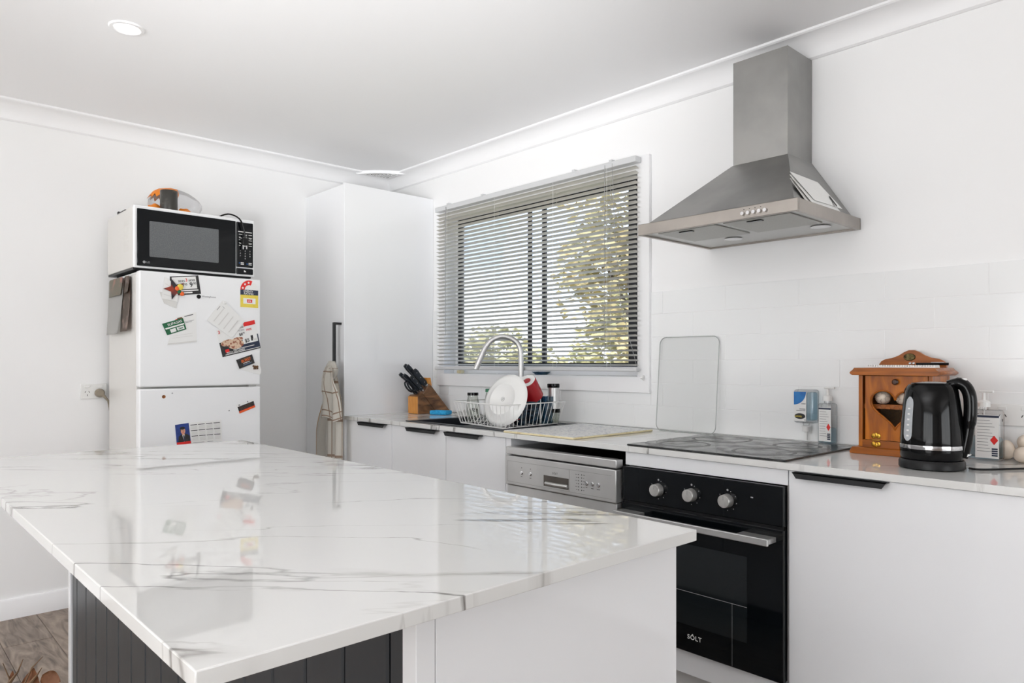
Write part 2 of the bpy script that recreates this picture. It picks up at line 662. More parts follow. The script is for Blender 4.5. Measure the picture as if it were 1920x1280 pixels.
m_sponge = mat('blue_sponge', rgb(52, 172, 224), 0.9, noise=(120, rgb(40, 150, 206), 0.4, 0.6, ONE), bump=(160, 0.4, ONE))
m_cloth = mat('white_cloth', rgb(228, 227, 224), 0.9, bump=(160, 0.2, ONE))
m_yedge = mat('cream_edge', rgb(226, 214, 176), 0.6, noise=(30, rgb(206, 188, 140), 0.5, 0.7, ONE))
m_speckle = mat('speckled_top', rgb(226, 226, 224), 0.5, noise=(70, rgb(186, 188, 194), 0.52, 0.62, ONE))
m_wire = mat('white_wire_coating', rgb(228, 228, 226), 0.35, bump=(80, 0.02, ONE))
m_beige = mat('beige_plastic', rgb(150, 140, 124), 0.5, noise=(30, rgb(134, 124, 108), 0.4, 0.7, ONE))
m_grill = mat('vent_grille_dark', rgb(120, 118, 112), 0.7, noise=(50, rgb(105, 103, 98), 0.4, 0.7, ONE))
m_leaf_dry = mat('dry_leaf', rgb(158, 108, 74), 0.6, noise=(30, rgb(120, 76, 48), 0.4, 0.7, ONE))
m_twig = mat('dry_twig', rgb(110, 84, 58), 0.7, noise=(60, rgb(80, 60, 40), 0.4, 0.7, ONE))
m_lamp = emit('lamp_diffuser', (1.0, 0.98, 0.94), 1.6)
m_candle = mat('black_canister', rgb(52, 50, 46), 0.3, noise=(22, rgb(104, 98, 88), 0.56, 0.7, (1, 1, 1.6)))
m_bagor = mat('orange_bag_print', rgb(232, 132, 24), 0.4, bump=(40, 0.3, ONE))
m_wtrans = mat('water_window', rgb(176, 180, 184), 0.25, noise=(40, rgb(190, 194, 198), 0.4, 0.7, ONE))


# ------------------------------------------------------------------ the room
X1, Y0, H = 11.0, -9.0, 2.40
WT = 0.896                                   # worktop height

floor = S(O('floor', box(B(), -0.12, X1 + .12, Y0 - .12, 0.14, -0.12, -0.012), m_matt))
PLX, PLY = 6.1, -5.40                        # planks one by one in the kitchen, joined beyond
plank0 = None
far = B()
row = 0
y = -50 * 0.18
while y < -0.02:
    x = -0.41 * (row % 3)
    while x < X1:
        a, b_ = max(x, 0), min(x + 1.22, X1)
        whole = b_ - a > 1.2199
        if y < PLY - .001 or x > PLX:
            box(far, a + .0008, b_ - .0008, y + .0006, y + .1794, -0.0118, 0, 0.0)
        elif whole and plank0 is not None:
            dup(plank0, floor, (x, y, 0))
        elif b_ - a > 0.05:
            o = O('plank', box(B(), 0.0008, b_ - a - .0008, 0.0006, .1794, -0.0118, 0, 0.0012), m_floor, floor)
            o.location = (a, y, 0)
            if whole:
                plank0 = o
        x += 1.22
    y += 0.18
    row += 1
o = O('planks', far, m_floor, floor)
o['kind'] = 'stuff'

S(O('ceiling', box(B(), -0.12, X1 + .12, Y0 - .12, 0.14, H, H + 0.12), m_ceil))
wl = S(O('wall_left', box(B(), -0.12, 0, Y0 - .12, 0.14, -0.012, H), m_wall))
bm = B()
WX0, WX1, WZ0, WZ1 = 0.600, 2.058, 1.105, 2.062
box(bm, 0, WX0, 0, 0.14, -0.012, H)
box(bm, WX1, X1, 0, 0.14, -0.012, H)
box(bm, WX0, WX1, 0, 0.14, -0.012, WZ0)
box(bm, WX0, WX1, 0, 0.14, WZ1, H)
wb = S(O('wall_back', bm, m_wall))


def wall_with_door(name, axis, at, thick, a0, a1, d0, d1):
    bm = B()
    for s0, s1, z0, z1 in ((a0, d0, -0.012, H), (d1, a1, -0.012, H), (d0, d1, 2.25, H)):
        if axis == 'x':
            box(bm, at, at + thick, s0, s1, z0, z1)
        else:
            box(bm, s0, s1, at, at + thick, z0, z1)
    S(O(name, bm, m_wall))


wall_with_door('wall_right', 'x', X1, 0.12, Y0 - .12, 0.14, -6.2, -1.0)
wall_with_door('wall_front', 'y', Y0 - .12, 0.12, 0, X1, 1.4, 6.6)


def added_door(name, axis, at, d0, d1):
    bm = B()
    gm = B()
    n = 4
    w = (d1 - d0) / n

    def bb(q, s0, s1, t0, t1, z0, z1):
        if axis == 'x':
            box(q, at + t0, at + t1, s0, s1, z0, z1)
        else:
            box(q, s0, s1, at + t0, at + t1, z0, z1)
    bb(bm, d0, d1, 0, .05, 2.19, 2.25)
    bb(bm, d0, d1, 0, .05, -0.012, 0.05)
    for i in range(n + 1):
        s = d0 + w * i
        bb(bm, max(d0, s - .035), min(d1, s + .035), 0, .05, 0.05, 2.19)
    bb(gm, d0 + .02, d1 - .02, .02, .026, .05, 2.19)
    fr = S(O(name, bm, m_frame))
    O('pane', gm, m_glass, fr)


added_door('added_door_1', 'x', X1 + .03, -6.2, -1.0)  # unseen doors, made up as openings for the added area lights
added_door('added_door_2', 'y', Y0 - .09, 1.4, 6.6)

# cornices (cove), skirting
def cove(n=6, d=0.085):
    pts = [(0, H), (0, H - d), (0.006, H - d)]
    for i in range(n + 1):
        a = math.radians(90.0 * i / n)
        pts.append((d - 0.006 - (d - 0.018) * math.cos(a) * 0.98, H - d + 0.006 + (d - 0.018) * math.sin(a)))
    pts += [(d, H - 0.008), (d, H)]
    return pts


c = cove()
S(O('trim_1', prism(B(), c, 'xz', Y0, 0.0), m_cornice, sharp=20))
S(O('trim_2', prism(B(), [(-q[0], q[1]) for q in c], 'yz', 0.0, X1), m_cornice, sharp=20))
S(O('baseboard_left', prism(B(), [(0, 0), (0.016, 0), (0.016, 0.084), (0.01, 0.093), (0, 0.093)], 'xz', Y0, -0.62), m_trim))

# splashback tiles: running bond, 306 x 101 mm pitch, cut round the window casing
ZR, PX, PZ = 1.506, 0.3065, 0.1013
CX0, CX1, CZ0 = 0.549, 2.111, 1.055          # outer edges of the casing
bm = B()
box(bm, .484, CX0, -.0047, .0, WT + .002, ZR - .001)
box(bm, CX0, CX1, -.0047, .0, WT + .002, CZ0)
box(bm, CX1, 4.6, -.0047, .0, WT + .002, ZR - .001)
O('grout', bm, m_wall, wb)
full = None
for r in range(6):
    z1 = ZR - PZ * r
    z0 = max(z1 - PZ, WT + 0.002)
    xs = 3.401 - (0 if r % 2 == 0 else PX * 0.5) - PX * 10
    while xs < 4.6:
        a, b_ = max(xs, 0.484), min(xs + PX, 4.6)
        xs += PX
        if b_ - a < 0.012:
            continue
        rects = []
        if z1 <= CZ0 + .001:
            rects = [(a, b_, z0, z1)]
        else:
            if a < CX0:
                rects.append((a, min(b_, CX0), z0, z1))
            if b_ > CX1:
                rects.append((max(a, CX1), b_, z0, z1))
            if z0 < CZ0 and b_ > CX0 and a < CX1:
                rects.append((max(a, CX0), min(b_, CX1), z0, CZ0))
        rects = [q for q in rects if q[1] - q[0] > 0.006]
        if not rects:
            continue
        g = 0.001
        whole = len(rects) == 1 and abs(rects[0][1] - rects[0][0] - PX) < 1e-4 and abs(rects[0][3] - rects[0][2] - PZ) < 1e-4
        if whole and full is not None:
            dup(full, wb, (rects[0][0], 0, rects[0][2]))
            continue
        ox, oz = rects[0][0], rects[0][2]
        bm = B()
        for q in rects:
            box(bm, q[0] - ox + g, q[1] - ox - g, -0.006, -0.0045, q[2] - oz + g, q[3] - oz - g, 0.0014)
        o = O('tile', bm, m_tile, wb)
        o.location = (ox, 0, oz)
        if whole:
            full = o

# ------------------------------------------------------------------ window
win = S(O('window_1', box(box(box(box(B(), .632, .662, .072, .098, 1.172, 2.05, .003), 1.922, 2.043, .072, .098, 1.172, 2.05, .003),
        .662, 1.922, .072, .098, 1.172, 1.190, .003), .662, 1.922, .072, .098, 2.02, 2.05, .003), m_frame))
for nm, q in (('casing', (.549, .612, -.02, -.0005, 1.127, 2.12)), ('casing', (2.046, 2.111, -.02, -.0005, 1.127, 2.12)),
              ('casing', (.549, 2.111, -.02, -.0005, 1.055, 1.127)), ('casing', (.612, 2.046, -.02, -.0005, 2.05, 2.12)),
              ('jamb', (.601, .6135, -.018, .0705, 1.127, 2.05)), ('jamb', (.601, .6315, .071, .118, 1.127, 2.05)), ('jamb', (2.044, 2.057, -.018, .118, 1.127, 2.05)),
              ('jamb', (.601, 2.057, -.018, .118, 2.05, 2.061)), ('sill', (.612, 2.046, -.019, .069, 1.106, 1.1275)),
              ('sill', (.614, 2.044, .055, .118, 1.128, 1.172))):
    O(nm, box(B(), *q, 0.0015), m_trim, win)
O('sash_stile', box(B(), 1.240, 1.266, .070, .084, 1.19, 2.02, .002), m_frame, win)
O('sash_stile', box(B(), 1.328, 1.356, .090, .106, 1.19, 2.02, .002), m_frame, win)
O('pane', box(B(), .66, 1.25, .076, .08, 1.19, 2.02), m_glass, win)
O('pane', box(B(), 1.345, 1.924, .093, .097, 1.19, 2.02), m_glass, win)
O('pane', box(B(), 1.255, 1.34, .085, .088, 1.19, 2.02), m_glass, win)

# venetian blind
BX0, BX1 = .588, 2.072
bl = T('venetian_blind', 'white venetian blind lowered over the window above the sink, slats tilted open', 'blind', (1.33, -.05, 1.15))
O('headrail', box(B(), BX0, BX1, -.068, -.028, 2.085, 2.112, .002), m_railgrey, bl)
O('bottom_rail', box(B(), BX0 - .012, BX1, -.064, -.034, 1.150, 1.169, .004), m_railgrey, bl)
bm = B()
ns = 6
wv = 0.0255
tilt = math.radians(-19)
rows = []
for i in range(ns + 1):
    s = (i / ns - .5) * wv
    h = 0.0022 * (1 - (2 * i / ns - 1) ** 2)
    yy = s * math.cos(tilt) - h * math.sin(tilt)
    zz = s * math.sin(tilt) + h * math.cos(tilt)
    rows.append([bm.verts.new((x - 1.33, yy, zz)) for x in (BX0 + .004, BX1 - .004)])
for a, b_ in zip(rows, rows[1:]):
    bm.faces.new((a[0], a[1], b_[1], b_[0]))
bmesh.ops.solidify(bm, geom=list(bm.faces), thickness=0.0005)
slat0 = O('slat', bm, m_slat, bl, local=True)
NSL, PITCH = 41, 0.0221
slat0.location = (0, 0, 1.180 - 1.15)
for k in range(1, NSL):
    dup(slat0, bl, (0, 0, 1.180 - 1.15 + PITCH * k))
for xl in (.70, 1.12, 1.56, 1.905):
    bm = B()
    for yy in (-.0635, -.0365):
        cyl(bm, (xl, yy, 1.16), (xl, yy, 2.09), .0007, seg=5)
    O('ladder_cord', bm, m_plast, bl)
bm = tube(B(), [(1.90, -.072, 2.10), (1.90, -.075, 1.7), (1.899, -.074, 1.2)], .0012, 5)
tube(bm, [(1.945, -.074, 2.10), (1.962, -.078, 1.8), (2.0, -.08, 1.45), (2.062, -.045, 1.175)], .0011, 5)
O('pull_cord', bm, m_greyink, bl)
O('tilt_wand', tube(B(), [(.70, -.072, 2.10), (.70, -.076, 1.9), (.70, -.076, 1.35)], .002, 6), m_greyink, bl)
for xl in (.712, 1.02, 1.70, 1.93):
    O('bracket', box(B(), xl - .008, xl + .008, -.07, -.0205, 2.108, 2.121, .001), m_railgrey, bl)
o = O('cord_cleat', box(box(B(), 2.079, 2.087, -.03, -.0202, 1.112, 1.138, .003), 2.076, 2.09, -.04, -.03, 1.118, 1.132, .003), m_plast)
tag(o, 'small white cord cleat screwed to the right window casing', 'cleat')

# things on the sill
o = O('sill_dish', lathe(B(), [(.0, 0), (.03, 0), (.045, .012), (.05, .016), (.045, .014), (.028, .004), (0, .004)], (1.385, .03, 1.1275), 24), m_tglass)
tag(o, 'small blue glass dish on the window sill under the blind', 'dish')
o = O('soap_piece', box(B(), .715, .755, -.005, .025, 1.1275, 1.148, .006, seg=2), m_yedge)
tag(o, 'small beige soap piece on the left end of the window sill', 'soap')

# ------------------------------------------------------------------ ceiling fittings
dl = T('downlight', 'round recessed ceiling downlight switched on above the fridge side', 'light', (1.19, -1.894, 2.4))
O('trim_ring', lathe(B(), [(.040, -.001), (.046, -.006), (.056, -.005), (.060, 0.0), (.04, 0.0)], (1.19, -1.894, 2.4), 40, close=False), m_trim, dl)
O('diffuser', lathe(B(), [(0, -.0035), (.041, -.0035), (.041, -.0005), (0, -.0005)], (1.19, -1.894, 2.4), 40), m_lamp, dl)
vt = T('ceiling_vent', 'white corner ceiling vent with grey mesh grille above the pantry', 'vent', (.12, -.12, 2.4))
arc = [(.062, -.290)]
for i in range(9):
    a = i / 8.0
    x = .066 + (.245 - .066) * a
    yv = -.275 + (.275 - .061) * a
    bulge = .022 * math.sin(math.pi * a)
    arc.append((x + bulge * .77, yv - bulge * .64))
arc += [(.262, -.052), (.078, -.052)]
O('plate', prism(B(), arc, 'xy', 2.380, 2.3995), m_cornice, vt)
bm = B()
tri = [(.095, -.235), (.13, -.205), (.165, -.17), (.20, -.13), (.215, -.09), (.1, -.085)]
prism(bm, tri, 'xy', 2.3785, 2.3805)
O('grille', bm, m_grill, vt)
bm = B()
for i in range(7):
    t = i / 6.0
    box(bm, .098, .215 - .1 * t, -.088 - .022 * i, -.083 - .022 * i, 2.376, 2.3788)
    box(bm, .1 + .018 * i, .104 + .018 * i, -.225 + .016 * i, -.086, 2.376, 2.3788)
O('grille_bars', bm, m_cornice, vt)


def outlet(name, label, org, xd, nd, w, h, gangs):
    """org lower left corner on the wall, xd along the wall, nd out of the wall"""
    xd, nd = Vector(xd), Vector(nd)
    zd = Vector((0, 0, 1))
    M = Matrix(((xd.x, zd.x, nd.x, 0), (xd.y, zd.y, nd.y, 0), (xd.z, zd.z, nd.z, 0), (0, 0, 0, 1)))
    t = T(name, label, 'outlet', org)
    O('faceplate', box(B(), 0, w, 0, h, 0.0003, 0.011, .003, M, seg=2), m_plast, t, local=True)
    gw = w / gangs
    for g in range(gangs):
        cx = gw * (g + .5)
        O('rocker_switch', box(B(), cx - .011, cx + .011, h * .72, h * .88, 0.0105, 0.0145, .004, M, seg=2), m_plast, t, local=True)
        bm = B()
        for dx, dz, an in ((-.008, .46, 0.5), (.008, .46, -0.5), (0, .24, 0)):
            R = M @ Matrix.Translation((cx + dx, h * dz, 0.0112)) @ Matrix.Rotation(-an, 4, 'Z')
            box(bm, -.0012, .0012, -.0042, .0042, -.0004, .0003, 0, R)
        O('socket_slots', bm, m_ink, t, local=True)
        O('socket_ring', tube(B(), [M @ Vector((cx + .019 * math.cos(a), h * .37 + .019 * math.sin(a), .0108)) for a in
                                    [k * math.pi / 10 for k in range(21)]], .0006, 5), m_plast, t, local=True)
    return t


outlet('power_outlet', 'white double power outlet on the left wall beside the fridge', (0, -1.796, 1.012), (0, 1, 0), (1, 0, 0), .116, .075, 2)
outlet('power_outlet', 'long white four-gang power outlet on the tiles behind the eggs', (3.352, -.006, .997), (1, 0, 0), (0, -1, 0), .235, .066, 4)
pg = T('power_plug', 'grey-beige power plug in the outlet beside the fridge', 'plug', (.011, -1.715, 1.04))
bm = lathe(B(), [(0, 0), (.02, 0), (.022, .006), (.022, .016), (.015, .028), (0, .031)], (0, 0, 0), 20, M=Matrix.Translation((.0125, -1.715, 1.04)) @ Matrix.Rotation(math.pi / 2, 4, 'Y'))
O('plug_body', bm, m_beige, pg)
O('plug_cord', tube(B(), [(.034, -1.715, 1.036), (.04, -1.70, 1.025), (.036, -1.68, 1.0), (.03, -1.665, .92), (.03, -1.66, .5)], [.009, .007, .005, .005, .005], 8), m_beige, pg)

# ------------------------------------------------------------------ base cabinets and worktop
YD0, YD1 = -.598, -.580                      # door faces


def pull(bm, x0, x1, z1=.8725):
    """black lip pull: an L of sheet with slanted ends"""
    prism(bm, [(x0, z1), (x1, z1), (x1 - .012, z1 - .017), (x0 + .012, z1 - .017)], 'xz', -.622, -.6195)
    box(bm, x0, x1, -.622, -.5985, z1 - .0025, z1)
    return bm


def cabinet(label, x0, x1, doors, pulls):
    c = T('base_cabinet', label, 'cabinet', ((x0 + x1) / 2, -.3, 0))
    bm = B()
    t = .016
    box(bm, x0 + .0005, x0 + t, YD1 + .001, -.01, .12, .860)
    box(bm, x1 - t, x1 - .0005, YD1 + .001, -.01, .12, .860)
    box(bm, x0 + t, x1 - t, YD1 + .001, -.01, .12, .136)
    box(bm, x0 + t, x1 - t, -.026, -.01, .136, .860)
    O('carcass', bm, m_matt, c)
    O('kickboard', box(B(), x0 + .0005, x1 - .0005, -.55, -.534, .001, .119), m_matt, c)
    for (a, b_), pu in zip(doors, pulls):
        d = O('door', box(B(), a + .0015, b_ - .0015, YD0, YD1, .123, .8735, .0012), m_gloss, c)
        if pu:
            O('handle', pull(B(), *pu), m_black, d)
    return c


cabinet('white gloss base cabinet with one door right of the pantry', .482, .935, [(.482, .935)], [(.632, .895)])
cabinet('white gloss two-door base cabinet under the black sink', .936, 1.800, [(.936, 1.386), (1.386, 1.800)], [(1.087, 1.338), (1.397, 1.654)])
cabinet('white gloss base cabinet with a single pull right of the oven', 3.038, 3.94, [(3.038, 3.94)], [(3.060, 3.318)])
oh = T('oven_housing', 'white cabinet surround holding the black built-in oven', 'cabinet', (2.735, -.3, 0))
O('top_rail', box(B(), 2.4345, 3.0365, YD0, YD1, .828, .8735, .001), m_gloss, oh)
O('bottom_rail', box(B(), 2.4345, 3.0365, YD0, YD1, .162, .243, .001), m_gloss, oh)
O('side_panel', box(B(), 2.4345, 2.4475, -.575, -.01, .12, .86), m_matt, oh)
O('side_panel', box(B(), 3.0235, 3.0365, -.575, -.01, .12, .86), m_matt, oh)
O('base_shelf', box(B(), 2.448, 3.023, -.575, -.01, .162, .178), m_matt, oh)
O('kickboard', box(B(), 2.4345, 3.0365, -.55, -.534, .001, .160), m_matt, oh)
for a, b_ in ((1.801, 1.832), ):
    o = O('filler_panel', box(B(), a, b_, YD0, -.02, .001, .875, .001), m_gloss)
    tag(o, 'narrow white filler panel between sink cabinet and dishwasher', 'panel')

WY = -.612
SX0, SX1, SY0, SY1 = 1.036, 1.730, -.558, -.095     # sink cut-out
HX0, HX1, HY0, HY1 = 2.46, 3.01, -.575, -.10        # hob cut-out
bm = B()
xs = [.482, SX0, SX1, HX0, HX1, 3.94]
box(bm, xs[0], xs[1], WY, -.0005, WT - .02, WT, .0008)
box(bm, xs[2], xs[3], WY, -.0005, WT - .02, WT, .0008)
box(bm, xs[4], xs[5], WY, -.0005, WT - .02, WT, .0008)
for a, b_, c0, c1 in ((SX0, SX1, SY0, SY1), (HX0, HX1, HY0, HY1)):
    box(bm, a, b_, WY, c0, WT - .02, WT, .0008)
    box(bm, a, b_, c1, -.0005, WT - .02, WT, .0008)
o = O('worktop', bm, m_marble2)
tag(o, 'long white marble-look worktop along the window wall', 'worktop')

# ------------------------------------------------------------------ pantry
pa = T('pantry_cupboard', 'tall white gloss pantry cupboard in the corner with a black bar handle', 'cupboard', (.25, -.3, 0))
O('side_panel', box(B(), .464, .4815, -.612, -.001, .001, 2.192, .0012), m_gloss, pa)
bm = B()
box(bm, .034, .05, -.58, -.01, .12, 2.19)
box(bm, .05, .4635, -.58, -.01, 2.172, 2.19)
box(bm, .05, .4635, -.58, -.01, .12, .14)
box(bm, .05, .4635, -.02, -.01, .14, 2.172)
O('carcass', bm, m_matt, pa)
O('filler_strip', box(B(), .001, .033, -.598, -.58, .001, 2.19, .001), m_gloss, pa)
O('kickboard', box(B(), .034, .4635, -.55, -.535, .001, .119), m_matt, pa)
d = O('door', box(B(), .035, .4625, -.600, -.5805, .122, 2.19, .0012), m_gloss, pa)
bm = box(B(), .413, .433, -.648, -.636, .98, 1.416, .001)
box(bm, .413, .433, -.6365, -.6005, 1.404, 1.416, .001)
box(bm, .413, .433, -.6365, -.6005, .98, .992, .001)
O('handle', bm, m_black, d)


# tea towels hanging from the pantry handle
def plaid(name, base, line, us, vs, wd=0.012):
    m = bpy.data.materials.new(name)
    m.use_nodes = True
    nt = m.node_tree
    p = nt.nodes['Principled BSDF']
    p.inputs['Roughness'].default_value = 0.9
    uv = nt.nodes.new('ShaderNodeUVMap')
    sp = nt.nodes.new('ShaderNodeSeparateXYZ')
    nt.links.new(uv.outputs[0], sp.inputs[0])
    acc = None
    for ax, vals in (('X', us), ('Y', vs)):
        for v in vals:
            c = nt.nodes.new('ShaderNodeMath')
            c.operation = 'COMPARE'
            c.inputs[1].default_value = v
            c.inputs[2].default_value = wd
            nt.links.new(sp.outputs[ax], c.inputs[0])
            if acc is None:
                acc = c.outputs[0]
            else:
                q = nt.nodes.new('ShaderNodeMath')
                q.operation = 'MAXIMUM'
                nt.links.new(acc, q.inputs[0])
                nt.links.new(c.outputs[0], q.inputs[1])
                acc = q.outputs[0]
    mx = nt.nodes.new('ShaderNodeMixRGB')
    mx.inputs['Color1'].default_value = (*base, 1)
    mx.inputs['Color2'].default_value = (*line, 1)
    if acc is not None:
        q = nt.nodes.new('ShaderNodeMath')
        q.operation = 'MULTIPLY'
        q.inputs[1].default_value = 0.7
        nt.links.new(acc, q.inputs[0])
        nt.links.new(q.outputs[0], mx.inputs['Fac'])
    else:
        mx.inputs['Fac'].default_value = 0
    nt.links.new(mx.outputs[0], p.inputs['Base Color'])
    nz = nt.nodes.new('ShaderNodeTexNoise')
    nz.inputs['Scale'].default_value = 300
    bp = nt.nodes.new('ShaderNodeBump')
    bp.inputs['Strength'].default_value = 0.15
    nt.links.new(nz.outputs['Fac'], bp.inputs['Height'])
    nt.links.new(bp.outputs['Normal'], p.inputs['Normal'])
    return m


def cloth(fn, nu, nv, thick=0.002):
    bm = B()
    uvl = bm.loops.layers.uv.new('UVMap')
    g = [[bm.verts.new(fn(i / nu, j / nv)) for i in range(nu + 1)] for j in range(nv + 1)]
    for j in range(nv):
        for i in range(nu):
            f = bm.faces.new((g[j][i], g[j][i + 1], g[j + 1][i + 1], g[j + 1][i]))
            for lp, (a, b_) in zip(f.loops, ((i, j), (i + 1, j), (i + 1, j + 1), (i, j + 1))):
                lp[uvl].uv = (a / nu, b_ / nv)
    bmesh.ops.solidify(bm, geom=list(bm.faces), thickness=thick)
    return bm


def lerp(a, b_, t):
    return a + (b_ - a) * t


def inner_towel(u, v):
    z = lerp(1.15, .60, v)
    w = lerp(.04, .17, min(1, v * 2.4) ** .7)
    xc = lerp(.452, .462, min(1, v * 1.3))
    x = xc + (u - .5) * w
    yv = -.662 + .011 * math.sin(u * 13 + 1.5) * min(1, v * 3) - .008 * v
    return (x, yv, z)


def outer_towel(u, v):
    z = lerp(1.178, .880, v) + .012 * math.sin(u * 7) * v
    w = lerp(.05, .205, min(1, v * 2.2) ** .7)
    xc = lerp(.455, .485, v)
    x = xc + (u - .5) * w
    yv = -.692 + .013 * math.sin(u * 11 + v * 3) * min(1, v * 3) - .012 * math.sin(math.pi * min(1, v * 1.6)) - .006 * v
    return (x, yv, z)


def knot(u, v):
    a = u * 2 * math.pi
    r = .018 + .022 * math.sin(math.pi * v) + .004 * math.sin(5 * a + 6 * v)
    return (.452 + r * math.cos(a) * 1.3, -.672 + .6 * r * math.sin(a), lerp(1.200, 1.10, v))


tw = T('tea_towel', 'cream tea towel with brown check lines knotted on the pantry handle', 'towel', (.425, -.66, 1.0))
m_t1 = plaid('check_linen', rgb(236, 232, 224), rgb(150, 108, 70), (.08, .38, .72, .95), (.12, .5, .86, .97))
O('cloth', cloth(outer_towel, 26, 22), m_t1, tw, sharp=80)
O('back_fall', cloth(inner_towel, 26, 22), m_t1, tw, sharp=80)
O('knot', cloth(knot, 20, 8), plaid('check_linen_knot', rgb(236, 232, 224), rgb(150, 108, 70), (.2, .6), (.4,)), tw, sharp=80)


def left_towel(u, v):
    z = lerp(1.13, .62, v)
    w = lerp(.05, .21, min(1, v * 2))
    xc = lerp(.405, .305, min(1, v * 1.6))
    x = xc + (u - .5) * w
    yv = -.642 + .016 * math.sin(u * 12 + 2) * min(1, v * 1.5)
    return (x, yv, z)


t2 = O('tea_towel', cloth(left_towel, 20, 20), plaid('stripe_towel', rgb(232, 228, 220), rgb(206, 148, 36), (.10, .135, .17, .205), (.99,), 0.02), sharp=80)
tag(t2, 'pale tea towel with a mustard stripe hanging behind the checked one', 'towel')

# ------------------------------------------------------------------ sink, tap
sk = T('kitchen_sink', 'black composite sink with drainer set in the worktop under the window', 'sink', (1.38, -.33, WT))
bm = B()
z1, zb = WT + .0035, WT - .17
RX0, RX1, RY0, RY1 = 1.020, 1.742, -.572, -.080
bx0, bx1, by0, by1 = 1.06, 1.43, -.535, -.14
for q in ((RX0, bx0, RY0, RY1), (bx1, RX1, RY0, RY1), (bx0, bx1, RY0, by0), (bx0, bx1, by1, RY1)):
    box(bm, q[0], q[1], q[2], q[3], WT + .0004, z1, .001)
O('rim', bm, m_granite, sk)
bm = B()
t = .006
box(bm, bx0 - t, bx0, by0 - t, by1 + t, zb, WT + .001)
box(bm, bx1, bx1 + t, by0 - t, by1 + t, zb, WT + .001)
box(bm, bx0, bx1, by0 - t, by0, zb, WT + .001)
box(bm, bx0, bx1, by1, by1 + t, zb, WT + .001)
box(bm, bx0 - t, bx1 + t, by0 - t, by1 + t, zb - t, zb)
O('bowl', bm, m_granite, sk)
O('waste', lathe(B(), [(0, 0), (.04, 0), (.045, .003), (.03, .004), (0, .002)], (1.245, -.33, zb), 24), m_chrome, sk)
bm = B()
for k in range(7):
    box(bm, 1.47, 1.71, -.50 + .06 * k, -.49 + .06 * k, z1 - .0005, z1 + .002, .0008)
O('drainer_ribs', bm, m_granite, sk)

tp = T('kitchen_tap', 'tall gooseneck brushed steel tap behind the sink', 'tap', (1.352, -.085, z1))
pts = [(1.352, -.085, z1 + .004), (1.352, -.085, 1.10)]
for q, zz in ((0, 1.22), (.003, 1.258), (.016, 1.289), (.034, 1.306), (.055, 1.318), (.082, 1.325), (.107, 1.325), (.132, 1.317), (.154, 1.304), (.174, 1.283), (.190, 1.258), (.215, 1.204), (.234, 1.157)):
    pts.append((1.352 - q * .7071, -.085 - q * .7071, zz))
lx = Vector(pts[-3])
dv = (Vector(pts[-1]) - Vector(pts[-3])).normalized()
O('spout', tube(B(), smooth(pts, 3), .0135, 16), m_steel, tp)
O('base_flange', lathe(B(), [(0, 0), (.028, 0), (.028, .006), (.02, .014), (.019, .05), (0, .05)], (1.352, -.085, z1), 24), m_steel, tp)
O('spray_collar', cyl(B(), lx + dv * .02, lx + dv * .105, .0148, .0148, 16), m_steel, tp)
O('lever', cyl(B(), (1.37, -.085, z1 + .03), (1.43, -.085, z1 + .045), .006, .005, 10), m_steel, tp)

# ------------------------------------------------------------------ things left of the sink
kb = T('knife_block', 'wooden knife block with a leaning acacia body beside the pantry', 'knife block', (.612, -.12, WT))
KX0, KX1 = .564, .660
bm = prism(B(), [(-.241, WT + .0005), (-.241, WT + .098), (-.232, WT + .109), (-.205, WT + .112), (-.1115, WT + .004), (-.1115, WT + .0005)], 'yz', KX0, KX1, b=.002)
O('front_stand', bm, [m_acacia, m_beech], kb)
bm = prism(B(), [(-.2415, WT + .002), (-.2415, WT + .100), (-.2435, WT + .098), (-.2435, WT + .002)], 'yz', KX0 + .001, KX1 - .001)
O('front_face', bm, m_beech, kb, label='honey coloured front face')
bm = prism(B(), [(-.204, WT + .1145), (-.158, WT + .174), (-.008, WT + .008), (-.008, WT + .0006), (-.109, WT + .0006)], 'yz', KX0, KX1, b=.002)
O('slanted_body', bm, m_acacia, kb)
bm = prism(B(), [(-.166, WT + .1745), (-.168, WT + .206), (-.150, WT + .208), (-.140, WT + .160)], 'yz', KX0 + .002, KX1 - .004)
O('top_block', bm, m_beech, kb, label='pale cap of the block')
# knives: blades sunk in the block, handles standing out towards the room
ax = Vector((0, -.70, .70)).normalized()


